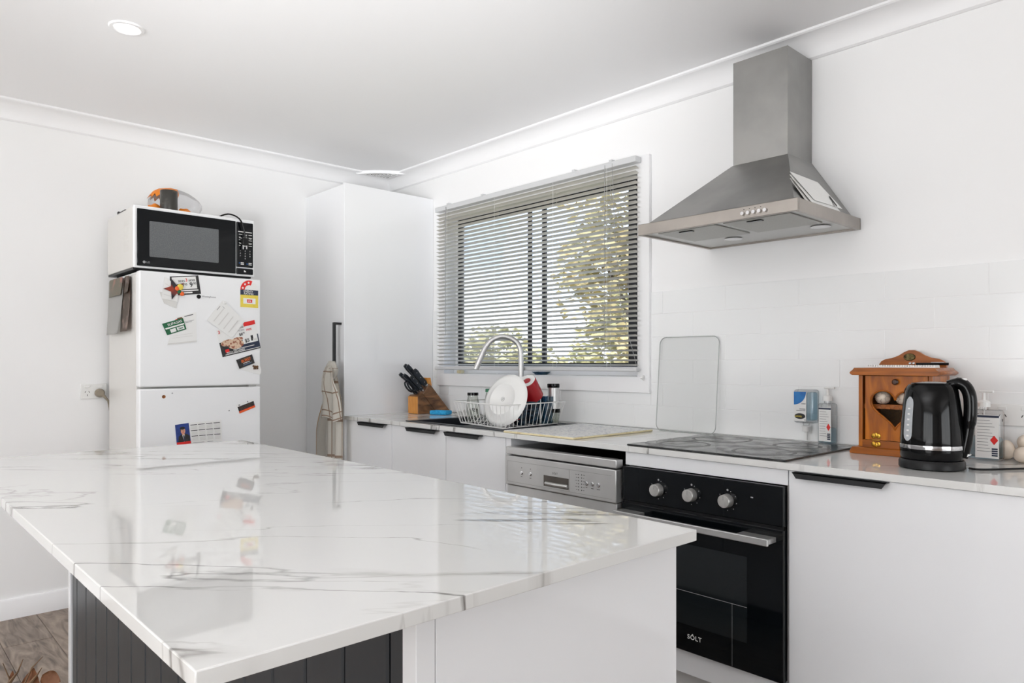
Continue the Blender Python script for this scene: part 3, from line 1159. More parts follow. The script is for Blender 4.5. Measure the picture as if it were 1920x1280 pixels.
def knife(label, x, py, pz, ln, wd, th, grp='knives in the wooden block', curve=0.0):
    t = T('kitchen_knife', label, 'knife', (x, py, pz), 0, grp)
    up = Vector((0, .7, .7)).normalized()
    p0 = Vector((x, py, pz))
    bm = B()
    n = 7
    prof = [.86, .95, .88, .84, .9, 1.02, .8]
    rings = []
    for i in range(n):
        s = i / (n - 1)
        cc = p0 + ax * (ln * s) - up * (curve * s * s)
        w = wd * prof[i] * .5
        h = th * .5 * (.9 if i in (0, n - 1) else 1)
        rings.append([bm.verts.new(cc + Vector((h * cx, 0, 0)) + up * (w * cy)) for cx, cy in
                      ((-1, -.6), (-.5, -1), (.5, -1), (1, -.6), (1, .6), (.5, 1), (-.5, 1), (-1, .6))])
    for a, b_ in zip(rings, rings[1:]):
        for k in range(8):
            bm.faces.new((a[k], a[(k + 1) % 8], b_[(k + 1) % 8], b_[k]))
    bm.faces.new(rings[0][::-1])
    bm.faces.new(rings[-1])
    bmesh.ops.recalc_face_normals(bm, faces=bm.faces)
    O('handle', bm, m_knife, t, sharp=50)
    bm = B()
    for s in (.18, .5, .82):
        q = p0 + ax * (ln * s) - up * (curve * s * s)
        cyl(bm, q + Vector((-th * .52, 0, 0)), q + Vector((th * .53, 0, 0)), .0022, seg=8)
    O('rivets', bm, m_chrome, t)
    q = p0 - ax * .008
    bm = B()
    cyl(bm, q, p0 + ax * .004, wd * .42, seg=10)
    O('bolster', bm, m_chrome, t)
    return t


m_knife = mat('knife_handle', rgb(24, 28, 34), 0.3, noise=(30, rgb(32, 38, 46), 0.4, 0.7, ONE))
knife('big black knife handle highest on the right of the block', .640, -.172, 1.064, .118, .036, .016)
knife('black knife handle at the top middle of the block', .612, -.176, 1.068, .150, .026, .015)
knife('black knife handle at the back top of the block, by the pantry', .586, -.174, 1.070, .152, .026, .015)
knife('long black knife handle low on the right of the block', .640, -.197, 1.034, .112, .025, .014)
knife('black knife handle low in the middle of the block', .612, -.199, 1.032, .140, .024, .014, curve=.012)
knife('black knife handle lowest by the pantry in the block', .586, -.200, 1.030, .15, .024, .014, curve=.012)
sc = T('kitchen_scissors', 'black handled kitchen scissors at the front left of the block', 'scissors', (.60, -.222, WT + .112))
bm = B()
for dx in (-.012, .012):
    c0 = Vector((.60 + dx, -.214, WT + .1165))
    loop = []
    for k in range(17):
        a = 2 * math.pi * k / 16
        loop.append(c0 + ax * (.055 + .038 * math.cos(a)) + Vector((0, .7, .7)) * (.014 * math.sin(a) * (1 if dx > 0 else 1.2)))
    tube(bm, loop, .0055, 8)
    tube(bm, [c0, c0 + ax * .02], .006, 8)
O('handles', bm, m_knife, sc)

o = O('sponge', box(B(), -.055, .055, -.034, .034, 0, .024, .006, Matrix.Translation((.775, -.165, WT + .0006)) @ Matrix.Rotation(.35, 4, 'Z'), seg=2), m_sponge)
tag(o, 'bright blue dish sponge on the worktop beside the knife block', 'sponge')


def crumple(u, v):
    x = .850 + .15 * u
    yv = -.165 + .11 * v
    z = WT + .002 + .034 * math.sin(math.pi * u) * math.sin(math.pi * v) * (1 + .45 * math.sin(7 * u + 4 * v))
    return (x + .01 * math.sin(9 * v), yv + .01 * math.sin(8 * u), z)


o = O('dish_cloth', cloth(crumple, 18, 16, .0015), m_cloth, sharp=80)
tag(o, 'crumpled white dish cloth on the worktop right of the blue sponge', 'cloth')
o = O('pot_scourer', sphere(B(), (.895, -.022, WT + .019), .042, .020, .0185), mat('dark_scourer', rgb(70, 68, 66), .8, bump=(120, .6, ONE)))
tag(o, 'dark grey pot scourer behind the white dish cloth', 'scourer')

# ------------------------------------------------------------------ dish rack and what stands in it
ra = T('dish_rack', 'white wire dish rack on the sink drainer', 'dish rack', (1.55, -.34, z1 + .002))
zb, zt = z1 + .006, z1 + .108
Ab, Bb, Cb, Db = Vector((1.35, -.49, 0)), Vector((1.735, -.555, 0)), Vector((1.70, -.165, 0)), Vector((1.335, -.11, 0))
cen = (Ab + Bb + Cb + Db) / 4


def rim(p):
    d = (p - cen).normalized()
    return p + d * .036


At, Bt, Ct, Dt = rim(Ab), rim(Bb), rim(Cb), rim(Db)
Z = Vector((0, 0, 1))


def loopz(ps, z, r):
    out = []
    for i in range(4):
        p, q, n = ps[i - 1], ps[i], ps[(i + 1) % 4]
        a = q + (p - q).normalized() * .03
        b_ = q + (n - q).normalized() * .03
        for k in range(5):
            s = k / 4
            out.append(a * (1 - s) ** 2 + q * 2 * s * (1 - s) + b_ * s * s + Z * z)
    out.append(out[0])
    return out


O('top_rim', tube(B(), loopz([At, Bt, Ct, Dt], zt, .002), .0026, 8), m_wire, ra)
O('base_rim', tube(B(), loopz([Ab, Bb, Cb, Db], zb, .002), .0022, 6), m_wire, ra)
for (p0, p1, q0, q1, n) in ((Ab, Bb, At, Bt, 14), (Bb, Cb, Bt, Ct, 15), (Cb, Db, Ct, Dt, 14), (Db, Ab, Dt, At, 14)):
    for k in range(n):
        s = (k + .5) / n
        O('wire', tube(B(), [p0.lerp(p1, s) + Z * zb, q0.lerp(q1, s) + Z * zt], .0014, 5), m_wire, ra)
for k in range(8):
    s = (k + .5) / 8
    O('base_wire', tube(B(), [Ab.lerp(Db, s) + Z * zb, Bb.lerp(Cb, s) + Z * zb], .0014, 5), m_wire, ra)
for k in range(9):                                   # plate divider loops
    s = .1 + k * .1
    a = Ab.lerp(Bb, s).lerp(Db.lerp(Cb, s), .12)
    b_ = Ab.lerp(Bb, s).lerp(Db.lerp(Cb, s), .40)
    O('divider_loop', tube(B(), [a + Z * zb, a.lerp(b_, .3) + Z * (zb + .026), a.lerp(b_, .7) + Z * (zb + .026), b_ + Z * zb], .0014, 5), m_wire, ra)

nrm = Vector((.11, -.93, .34)).normalized()
Mp = Matrix.Translation((1.650, -.480, 1.0275)) @ nrm.to_track_quat('Z', 'Y').to_matrix().to_4x4() @ Matrix.Scale(1.075, 4)
pt = T('dinner_plate', 'large white plate standing in the dish rack showing its underside', 'plate', (1.668, -.50, zb + .004))
bm = lathe(B(), [(0, 0), (.062, 0), (.066, .0035), (.069, .0035), (.072, 0), (.098, -.008), (.1135, -.016), (.1145, -.0185), (.112, -.0195), (.096, -.0125), (.07, -.005), (0, -.0045)], (0, 0, 0), 64, M=Mp)
O('plate_body', bm, m_ceramic, pt, sharp=60)
bm = tube(B(), [Mp @ Vector((.0085 * math.cos(a), .0085 * math.sin(a), .0004)) for a in [k * math.pi / 10 for k in range(21)]], .0008, 5)
cyl(bm, Mp @ Vector((-.003, 0, .0003)), Mp @ Vector((.004, .002, .0003)), .002, seg=8)
O('maker_mark', bm, m_greyink, pt)


def jar(label, x, yv, h, r, lid_m, inside=None):
    t = T('glass_jar', label, 'jar', (x, yv, zb + .003))
    z = zb + .003
    bm = lathe(B(), [(0, 0), (r * .9, 0), (r, .008), (r, h * .62), (r * .78, h * .86), (r * .78, h * .92)], (x, yv, z), 28)
    O('jar_glass', bm, m_jar, t)
    O('lid', lathe(B(), [(0, 0), (r * .86, 0), (r * .86, h * .085), (r * .8, h * .1), (0, h * .1)], (x, yv, z + h * .9), 28), lid_m, t)
    return t


jar('empty glass jar with a black lid at the left end of the rack', 1.392, -.440, .140, .031, m_blackplast)
jar('glass jar with a green lid behind the white plate', 1.455, -.385, .158, .027, mat('green_lid', rgb(40, 120, 84), .4, noise=(30, rgb(34, 104, 72), .4, .7, ONE)))


def tumbler(label, x, yv, h, r, m, name='drinking_glass', cat='glass'):
    o = O(name, lathe(B(), [(0, .004), (r * .8, .004), (r * .84, .0), (r * .88, .002), (r, h), (r * .94, h), (r * .8, .008), (0, .008)], (x, yv, zb + .003), 24, close=False), m)
    tag(o, label, cat)
    return o


m_bgl = mat('dark_blue_glaze', rgb(30, 42, 54), 0.12, noise=(18, rgb(60, 92, 112), 0.5, 0.66, (1, 1, 3)))
tumbler('dark blue glazed tumbler under the tilted red mug', 1.652, -.292, .125, .034, m_bgl, 'tumbler', 'tumbler')
tumbler('blue glass tumbler between red mug and steel flask', 1.685, -.232, .125, .030, m_tglass)
tumbler('dark tumbler close behind the plate on its right side', 1.672, -.392, .098, .030, m_bgl, 'tumbler', 'tumbler')
mg = T('mug', 'red mug upside down and tilted on top of the rack', 'mug', (1.655, -.30, zb + .128))
Mm = Matrix.Translation((1.655, -.310, 1.064)) @ Vector((.16, -.62, .74)).normalized().to_track_quat('Z', 'Y').to_matrix().to_4x4() @ Matrix.Scale(1.1, 4)
bm = lathe(B(), [(.0, .052), (.030, .052), (.037, .0515), (.0395, .048), (.0415, .0), (.042, -.038), (.039, -.038), (.038, .044), (0, .046)], (0, 0, 0), 36, M=Mm)
O('mug_body', bm, m_redmug, mg, sharp=60)
bm = lathe(B(), [(.025, .0522), (.026, .0532), (.036, .053), (.0375, .0518)], (0, 0, 0), 36, M=Mm, close=False)
O('foot_ring', bm, m_ceramic, mg, label='white unglazed base')
bm = lathe(B(), [(0, .0524), (.016, .0524), (.0165, .0521)], (0, 0, 0), 24, M=Mm @ Matrix.Translation((0.002, 0, .0002)), close=False)
O('base_disc', lathe(B(), [(0, .0523), (.0255, .0523)], (0, 0, 0), 30, M=Mm, close=False), m_ceramic, mg)
O('base_print', bm, m_redmug, mg)
bm = tube(B(), [Mm @ Vector(p) for p in ((-.04, .0, .03), (-.06, 0, .022), (-.064, 0, .0), (-.056, 0, -.018), (-.041, 0, -.022))], .005, 8)
O('mug_handle', bm, m_redmug, mg)
bw = O('red_cup', lathe(B(), [(0, 0), (.03, 0), (.036, .02), (.042, .08), (.039, .08), (.033, .02), (0, .006)], (0, 0, 0), 28, M=Matrix.Translation((1.612, -.368, zb + .030)) @ Matrix.Rotation(1.15, 4, Vector((.7, .7, 0)))), m_redmug)
tag(bw, 'red cup lying tilted in the rack behind the plate', 'cup')
fk = T('steel_flask', 'steel travel flask with black lid and black band in the dish rack', 'flask', (1.70, -.185, zb + .003))
fz = zb + .003
O('flask_body', lathe(B(), [(0, .066), (.028, .066), (.026, .10), (.0255, .155), (.026, .165), (0, .165)], (1.69, -.195, fz), 28), m_steel, fk)
O('flask_lid', lathe(B(), [(0, 0), (.029, 0), (.0295, .004), (.0295, .016), (.027, .019), (0, .019)], (1.69, -.195, fz + .165), 28), m_blackplast, fk)
O('flask_band', lathe(B(), [(0, 0), (.0325, 0), (.0325, .018), (0, .018)], (1.69, -.195, fz + .048), 28), m_blackplast, fk)
O('flask_cup', lathe(B(), [(0, 0), (.026, 0), (.030, .048), (.027, .048), (.023, .004), (0, .004)], (1.69, -.195, fz), 28), m_jar, fk)

# speckled board lying on the worktop
M = Matrix(((.42, -.02, 0, 1.795), (-.05, .50, 0, -.592), (0, .0, 1, WT + .004), (0, 0, 0, 1)))
cb = T('chopping_board', 'white speckled chopping board with a cream edge on the worktop beside the rack', 'board', (1.98, -.36, WT))
bm = box(B(), 1.790, 2.190, -.604, -.10, WT + .0006, WT + .0080, .002)
O('board_edge', bm, m_yedge, cb)
O('board_top', box(B(), 1.7925, 2.1875, -.6015, -.1025, WT + .0081, WT + .0096, .0006), m_speckle, cb)

# clear board leaning on the tiles
cl = T('glass_board', 'clear rounded glass board leaning against the tiles left of the cooktop', 'board', (2.32, -.03, WT))


def rrect(x0, x1, z0, z1, r, n=6):
    out = []
    for cx, cz, a0 in ((x1 - r, z0 + r, -90), (x1 - r, z1 - r, 0), (x0 + r, z1 - r, 90), (x0 + r, z0 + r, 180)):
        for k in range(n + 1):
            a = math.radians(a0 + 90 * k / n)
            out.append((cx + r * math.cos(a), cz + r * math.sin(a)))
    return out


Ml = Matrix.Translation((0, -.045, WT + .001)) @ Matrix.Rotation(math.radians(-4.6), 4, 'X')
O('sheet', prism(B(), rrect(2.166, 2.458, 0, .405, .03), 'xz', -.002, .002, M=Ml), m_board, cl)
rr = rrect(2.166, 2.458, 0, .405, .03)
rr.append(rr[0])
O('edge', tube(B(), [Ml @ Vector((p[0], 0, p[1])) for p in rr], .0019, 5), mat('glass_edge', rgb(186, 190, 188), .2, noise=(10, rgb(150, 154, 152), .45, .7, ONE)), cl)

# ------------------------------------------------------------------ dishwasher
dw = T('dishwasher', 'stainless dishwasher with a dark top under the worktop', 'dishwasher', (2.137, -.35, 0))
DX0, DX1, DY = 1.8465, 2.4285, -.642
O('body', box(B(), DX0 + .004, DX1 - .004, DY + .06, -.06, .015, .812), m_dkplast, dw)
O('lid_top', box(B(), DX0 + .002, DX1 - .002, -.604, -.06, .8125, .8445, .001), m_blackplast, dw)
O('lid_front', box(B(), DX0, DX1, DY, -.6045, .816, .846, .003, seg=2), m_steel, dw)
cp = O('control_panel', box(B(), DX0, DX1, DY - .002, -.588, .693, .811, .003, seg=2), m_steel, dw)
O('door_panel', box(B(), DX0 + .003, DX1 - .003, DY + .006, -.590, .11, .690, .002), m_steel, dw)
O('kick_plate', box(B(), DX0 + .01, DX1 - .01, DY + .06, -.57, .015, .105), m_dkplast, dw)
yf = DY - .002
for x, z in ((1.945, .748), (1.996, .749), (2.291, .747), (2.319, .748), (2.348, .748)):
    bm = lathe(B(), [(0, .005), (.006, .0045), (.0082, .002), (.0082, -.001)], (0, 0, 0), 16, M=Matrix.Translation((x, yf, z)) @ Matrix.Rotation(math.pi / 2, 4, 'X'), close=False)
    O('button', bm, m_chrome, cp)
bm = B()
for i in range(6):
    for x, sg in ((2.252, -1), (2.267, 1)):
        zz = .776 - .0114 * i
        cyl(bm, (x, yf, zz), (x, yf - .0006, zz), .0021, seg=8)
        a, b_ = (x + sg * .006, x + sg * (.013 if i % 2 else .017))
        box(bm, min(a, b_), max(a, b_), yf - .0003, yf, zz - .0006, zz + .0006)
for x, w in ((1.945, .008), (1.996, .01), (2.291, .008), (2.319, .012), (2.348, .016)):
    box(bm, x - w / 2, x + w / 2, yf - .0003, yf, .731, .733)
for x in (1.945, 1.996):
    box(bm, x - .0016, x + .0016, yf - .0003, yf, .766, .7695)
text_into(bm, 'SÔLT', .0105, (2.117, yf - .0003, .762), (1, 0, 0), (0, 0, 1), space=1.15)
O('panel_print', bm, m_ink, cp)
bm = B()
for q in ((1.861, 2.409, .7885, .7895), (1.861, 2.409, .705, .706), (1.861, 1.8618, .705, .7895), (2.205, 2.2058, .706, .789)):
    box(bm, q[0], q[1], yf - .0004, yf + .0002, q[2], q[3])
O('engraved_lines', bm, m_dkplast if False else m_steel2, cp)
bm = B()
prism(bm, [(2.070, .7535), (2.202, .7535), (2.202, .7115), (2.070, .7115)], 'xz', yf - .0006, yf + .0001)
O('grip_recess', bm, mat('recess_grey', rgb(92, 88, 84), .35, .8, noise=(10, rgb(112, 106, 100), .4, .7, ONE)), cp)
bm = tube(B(), [(2.085 + .115 * s, yf - .004 - .005 * math.sin(math.pi * s), .724) for s in [k / 8 for k in range(9)]], .007, 8)
O('grip_lip', bm, m_steel, cp)

# ------------------------------------------------------------------ oven and cooktop
ov = T('built_in_oven', 'black glass built-in oven with three steel knobs', 'oven', (2.735, -.35, .18))
OX0, OX1 = 2.4365, 3.0335
O('oven_body', box(B(), 2.455, 3.015, -.595, -.06, .19, .815), m_dkplast, ov)
pn = O('control_panel', box(B(), OX0, OX1, -.620, -.599, .707, .826, .002), m_blackglass, ov)
dr = O('oven_door', box(B(), OX0, OX1, -.620, -.599, .246, .698, .002), m_blackglass, ov)
O('vent_gap', box(B(), OX0 + .004, OX1 - .004, -.612, -.5992, .6982, .7068), m_dkplast, ov)
bm = box(B(), 2.439, 3.012, -.674, -.664, .655, .676, .002)
box(bm, 2.439, 2.535, -.6645, -.6205, .660, .675, .001)
box(bm, 2.905, 3.012, -.6645, -.6205, .660, .675, .001)
O('handle', bm, m_steel, dr)
O('window', box(B(), 2.560, 2.918, -.6212, -.6201, .335, .598), mat('oven_window', rgb(24, 28, 31), .06, noise=(900, rgb(32, 37, 39), .4, .6, ONE)), dr)
bm = box(B(), 2.560, 2.918, -.6216, -.6213, .443, .4445)
box(bm, 2.868, 2.8687, -.6216, -.6213, .25, .444)
O('rack_line', bm, m_greyink, dr)
bm = B()
text_into(bm, 'SÔLT', .021, (2.706, -.6206, .291), (1, 0, 0), (0, 0, 1), space=1.12)
O('lettering', bm, m_plast, dr)
for x in (2.592, 2.722, 2.852):
    k = O('knob', lathe(B(), [(0, .026), (.019, .026), (.0205, .024), (.0215, .0)], (0, 0, 0), 28, M=Matrix.Translation((x, -.6205, .761)) @ Matrix.Rotation(math.pi / 2, 4, 'X'), close=False), m_knob, pn)
    bm = B()
    for a in range(20, 340, 40):
        r = .031
        q = Matrix.Translation((x + r * math.sin(math.radians(a)), -.6203, .761 + r * math.cos(math.radians(a))))
        box(bm, -.0014, .0014, -.0002, .0002, -.0014, .0014, 0, q)
    cyl(bm, (x, -.6201, .794), (x, -.6206, .794), .0035, seg=10)
    box(bm, x - .0006, x + .0006, -.6472, -.6466, .765, .778)
    O('dial_print', bm, m_greyink, pn)
O('indicator', box(B(), 2.930, 2.938, -.6206, -.6202, .780, .784), m_greyink, pn)


def hob_mat():
    m = mat('hob_glass', rgb(34, 35, 36), 0.22, noise=(28, rgb(58, 58, 57), 0.44, 0.62, ONE))
    nt = m.node_tree
    p = nt.nodes['Principled BSDF']
    nz = nt.nodes.new('ShaderNodeTexNoise')
    nz.inputs['Scale'].default_value = 13
    nz.inputs['Detail'].default_value = 6
    tc = nt.nodes.new('ShaderNodeTexCoord')
    nt.links.new(tc.outputs['Object'], nz.inputs['Vector'])
    r = nt.nodes.new('ShaderNodeMapRange')
    r.inputs['From Min'].default_value = .35
    r.inputs['From Max'].default_value = .65
    r.inputs['To Min'].default_value = .08
    r.inputs['To Max'].default_value = .34
    nt.links.new(nz.outputs['Fac'], r.inputs['Value'])
    nt.links.new(r.outputs[0], p.inputs['Roughness'])
    return m


ck = T('cooktop', 'black ceramic cooktop with worn ring marks set into the worktop', 'cooktop', (2.735, -.34, WT))
O('glass_top', box(B(), 2.4415, 3.0295, -.600, -.085, WT + .0005, WT + .0065, .0015), hob_mat(), ck)
O('hob_box', box(B(), 2.47, 3.0, -.56, -.11, WT - .032, WT - .0003), m_dkplast, ck)
m_ring = mat('burner_ring_mark', rgb(22, 22, 23), 0.35, noise=(40, rgb(64, 64, 62), 0.5, 0.66, ONE))
for x, yv, r in ((2.585, -.455, .085), (2.885, -.455, .095), (2.590, -.215, .105), (2.885, -.22, .075)):
    bm = lathe(B(), [(r - .007, .0066), (r - .006, .00685), (r + .004, .00685), (r + .006, .0066)], (x, yv, WT), 48, close=False)
    O('burner_ring', bm, m_ring, ck)

# ------------------------------------------------------------------ range hood
hd = T('range_hood', 'stainless steel pyramid range hood on the wall over the cooktop', 'range hood', (2.71, -.02, 1.66))
HX0, HX1, HY = 2.405, 3.013, -.487
zb, zt = 1.660, 1.700
bm = B()
t = .012
box(bm, HX0, HX1, HY, HY + t, zb, zt, .001)
box(bm, HX0, HX1, -.0145, -.0065, zb, zt)
box(bm, HX0, HX0 + t, HY + t, -.015, zb, zt)
box(bm, HX1 - t, HX1, HY + t, -.015, zb, zt)
O('rim_band', bm, mat('hood_rim_steel', rgb(176, 170, 163), .32, 1.0, noise=(5, rgb(160, 154, 148), .4, .7, ONE), bump=(60, .03, (.4, 12, 12))), hd)
bm = B()
lo_ = [(HX0 + .022, HY + .022, zt), (HX1 - .022, HY + .022, zt), (HX1 - .022, -.0065, zt), (HX0 + .022, -.0065, zt)]
CHX0, CHX1, CHY, chz = 2.625, 2.838, -.195, 1.928
hi_ = [(CHX0 - .002, CHY - .002, chz), (CHX1 + .002, CHY - .002, chz), (CHX1 + .002, -.0065, chz), (CHX0 - .002, -.0065, chz)]
ou = [(HX0, HY, zt), (HX1, HY, zt), (HX1, -.0065, zt), (HX0, -.0065, zt)]
vb = [bm.verts.new(p) for p in ou]
vl = [bm.verts.new(p) for p in lo_]
vh = [bm.verts.new(p) for p in hi_]
for i in range(4):
    j = (i + 1) % 4
    bm.faces.new((vb[i], vb[j], vl[j], vl[i]))
    bm.faces.new((vl[i], vl[j], vh[j], vh[i]))
bm.faces.new(vh)
bmesh.ops.recalc_face_normals(bm, faces=bm.faces)
O('canopy', bm, m_steel2, hd)
O('chimney', box(B(), CHX0, CHX1, CHY, -.0065, chz + .0002, 2.313, .0008), m_steel2, hd)
bm = B()
box(bm, HX0 + t, HX1 - t, HY + t, -.015, zb + .006, zb + .010)
O('underside', bm, mat('hood_under', rgb(196, 196, 194), .4, .7, bump=(40, .01, ONE)), hd)
m_filter = mat('mesh_filter', rgb(180, 180, 176), .5, .6, noise=(300, rgb(176, 176, 172), .45, .55, ONE))
for a, b_ in ((2.470, 2.705), (2.735, 2.970)):
    f = O('filter', box(B(), a, b_, -.452, -.215, zb + .0015, zb + .0058, .001), m_filter, hd)
    O('filter_latch', box(B(), (a + b_) / 2 - .04, (a + b_) / 2 + .012, -.435, -.415, zb - .002, zb + .0012, .001), m_blackplast, f)
for x in (2.60, 2.935):
    O('hood_lamp', lathe(B(), [(.03, 0), (.034, -.004), (.027, -.005), (0, -.004)], (x, -.15, zb + .006), 28, close=False), m_chrome, hd)
bm = B()
for i in range(5):
    x = 2.832 + .0195 * i
    O('push_button', cyl(B(), (x, HY - .0005, 1.676), (x, HY - .012, 1.676), .0068, .006, 14), m_chrome, hd)
    if i < 4:
        cyl(bm, (x + .001, HY, 1.690), (x + .001, HY - .0006, 1.690), .0016, seg=8)
O('button_print', bm, m_ink, hd)
# papers left lying on the hood
sv = Vector((HX1 - .022 - CHX1, 0, zt - chz)).normalized()     # down the right slope
nv = Vector((-sv.z, 0, sv.x))
if nv.z < 0:
    nv = -nv
e = Vector((0, 1, 0))


def slope_sheet(quad):
    """quad: (distance up the slope, y, lift) for four corners"""
    o0 = Vector((HX1 - .022, 0, zt))
    pts = [o0 - sv * s + e * yy + nv * lf for s, yy, lf in quad]
    t = B()
    v0 = [t.verts.new(p) for p in pts]
    v1 = [t.verts.new(p + nv * .0008) for p in pts]
    t.faces.new(v0[::-1])
    t.faces.new(v1)
    for i in range(4):
        j = (i + 1) % 4
        t.faces.new((v0[i], v0[j], v1[j], v1[i]))
    return t


le = T('letters', 'white envelopes resting on the right slope of the range hood', 'papers', (2.98, -.25, 1.715))
O('envelope', slope_sheet([(.003, -.375, .002), (.003, -.16, .002), (.105, -.17, .006), (.095, -.405, .012)]), m_paper2, le)
O('envelope', slope_sheet([(.006, -.345, .006), (.006, -.12, .005), (.115, -.165, .012), (.100, -.415, .020)]), m_paper, le)
O('envelope', slope_sheet([(.018, -.317, .010), (.026, -.088, .008), (.126, -.172, .016), (.105, -.419, .027)]), m_paper, le)
o0 = Vector((HX1 - .022, 0, zt))
bm = B()
for s, yy in ((.040, -.155), (.046, -.15)):
    p = o0 - sv * s + e * yy + nv * .0145
    add(bm, box(B(), -.004, .004, -.022, .022, 0, .0006), Matrix.Translation(p) @ nv.to_track_quat('Z', 'Y').to_matrix().to_4x4())
O('address_print', bm, m_ink, le)
bm = prism(B(), [(2.405, 1.703), (2.470, 1.765), (2.476, 1.790), (2.466, 1.785), (2.40, 1.714)], 'xz', -.20, -.185)
o = O('letter', bm, m_paper)
tag(o, 'white paper edge tucked behind the left slope of the hood', 'paper')

# ------------------------------------------------------------------ bottles and eggs
def label_print(t, org, xd, w, h, bar=True, diamond=True, lines=9, mi_bar=None, n=None):
    """paper label with printed lines on a bottle face"""
    xd = Vector(xd).normalized()
    zd = Vector((0, 0, 1))
    org = Vector(org)
    n = xd.cross(zd)

    def R(bm, u0, u1, v0, v1, off):
        face(bm, [org + xd * (w * a) + zd * (h * b_) + n * off for a, b_ in ((u0, v0), (u1, v0), (u1, v1), (u0, v1))])
    bm = B()
    R(bm, 0, 1, 0, 1, .0006)
    lb = O('paper_label', bm, m_paper, t)
    bm = B()
    R(bm, 0, 1, .935, .985, .0010)
    O('label_bar', bm, m_navy, lb)
    bm = B()
    for i in range(lines):
        v = .86 - i * .78 / lines
        R(bm, .08, .62 + .3 * ((i * 7) % 3) / 3 if not (.25 < v < .48) else .55, v, v + .012, .0010)
    O('label_print', bm, m_greyink, lb)
    if diamond:
        bm = B()
        cx, cy, rx, ry = .80, .42, .17, .11
        face(bm, [org + xd * (w * (cx + a * rx)) + zd * (h * (cy + b_ * ry)) + n * .0012 for a, b_ in ((0, -1), (1, 0), (0, 1), (-1, 0))])
        O('flame_diamond', bm, m_red, lb)
        bm = B()
        for i in range(4):
            R(bm, .70, .95, .05 + .05 * i, .085 + .05 * i, .0012)
        O('barcode', bm, m_navy, lb)
    return lb


def pump_bottle(label, cx, cy, rot, w, d, h, lx0, lx1, lz0, lz1, fill):
    t = T('sanitiser_bottle', label, 'bottle', (cx, cy, WT))
    R = Matrix.Translation((cx, cy, WT + .0005)) @ Matrix.Rotation(rot, 4, 'Z')
    O('bottle_body', box(B(), -w / 2, w / 2, -d / 2, d / 2, 0, h, .010, R, seg=3), m_clearpl, t)
    O('gel', box(B(), -w / 2 + .003, w / 2 - .003, -d / 2 + .003, d / 2 - .003, .003, fill, .008, R, seg=2), m_liquid, t)
    O('neck', lathe(B(), [(.012, h - .001), (.012, h + .012)], (0, 0, 0), 20, M=R, close=False), m_clearpl, t)
    O('pump_collar', lathe(B(), [(0, 0), (.017, 0), (.017, .014), (.014, .018), (.007, .02), (.005, .021), (0, .021)], (0, 0, h + .008), 24, M=R), m_plast, t)
    O('pump_stem', cyl(B(), (0, 0, h + .027), (0, 0, h + .052), .0055, .0045, 12, M=R), m_plast, t)
    bm = box(B(), -.012, .026, -.006, .006, h + .051, h + .058, .002, R)
    O('pump_nozzle', bm, m_plast, t)
    O('dip_tube', cyl(B(), (0, 0, .01), (0, 0, h), .0022, seg=8, M=R), m_plast, t)
    xd = R.to_3x3() @ Vector((1, 0, 0))
    org = R @ Vector((lx0, -d / 2 - .0005, lz0))
    label_print(t, org, xd, lx1 - lx0, lz1 - lz0, lines=11)
    return t


pump_bottle('clear sanitiser pump bottle with a white label at the back right of the cooktop', 2.909, -.034, .0, .056, .050, .148, -.021, .023, .012, .134, .06)
pump_bottle('larger clear sanitiser pump bottle with a red diamond label beside the kettle', 3.411, -.1005, .0, .100, .049, .152, -.016, .045, .008, .138, .07)

# wall bottle hung upside down
ib = T('lotion_dispenser', 'clear blue lotion bottle fixed upside down on the tiles behind the cooktop', 'dispenser', (2.83, -.0065, .97))
O('bottle_body', box(B(), 2.790, 2.868, -.052, -.008, .968, 1.092, .008, seg=3), m_clearpl, ib)
O('liquid', box(B(), 2.836, 2.864, -.049, -.012, .978, 1.082, .006, seg=2), m_liquid, ib)
O('bottle_neck', cyl(B(), (2.829, -.03, .956), (2.829, -.03, .969), .011, .013, 20), m_clearpl, ib)
O('pump_collar', lathe(B(), [(0, 0), (.014, 0), (.014, .014), (.016, .02), (0, .02)], (2.829, -.03, .937), 24), m_plast, ib)
O('pump_stem', cyl(B(), (2.829, -.03, .905), (2.829, -.03, .938), .005, .006, 12), m_plast, ib)
bm = B()
org = Vector((2.792, -.0526, .975))


def LR(bm, pts, off=0.0):
    face(bm, [(org.x + u * .046, org.y - off, org.z + v * .108) for u, v in pts])


LR(bm, [(0, 0), (1, 0), (1, 1), (0, 1)])
lb = O('paper_label', bm, m_paper, ib)
bm = B()
arc_ = [(0, 1), (0, .56)] + [(math.sin(a) * 1.0, 1 - .44 * math.cos(a)) for a in [math.radians(8 + 82 * k / 10) for k in range(11)]]
LR(bm, arc_, .0005)
O('blue_print', bm, m_blue, lb)
bm = B()
LR(bm, [(.5 + .44 * math.cos(a), .17 + .10 * math.sin(a)) for a in [2 * math.pi * k / 20 for k in range(20)]], .0005)
O('oval_print', bm, m_ink, lb)
bm = B()
text_into(bm, 'activity', .0095, (2.797, -.0536, .9905), (1, 0, 0), (0, 0, 1), sx=.95)
O('oval_lettering', bm, m_yellow, lb)
bm = B()
for u0, u1, v in ((.62, .97, .58), (.45, .95, .40), (.2, .95, .35), (.84, .98, .03)):
    LR(bm, [(u0, v), (u1, v), (u1, v + .03), (u0, v + .03)], .0005)
O('label_print', bm, m_greyink, lb)


def egg_mesh(lx=.030, r=.0235):
    prof = []
    for i in range(15):
        a = math.pi * i / 14
        z = -math.cos(a)
        rr = math.sin(a) * (1 - .13 * z)
        prof.append((max(0, r * rr), lx * z))
    return lathe(B(), prof, (0, 0, 0), 22, close=False)


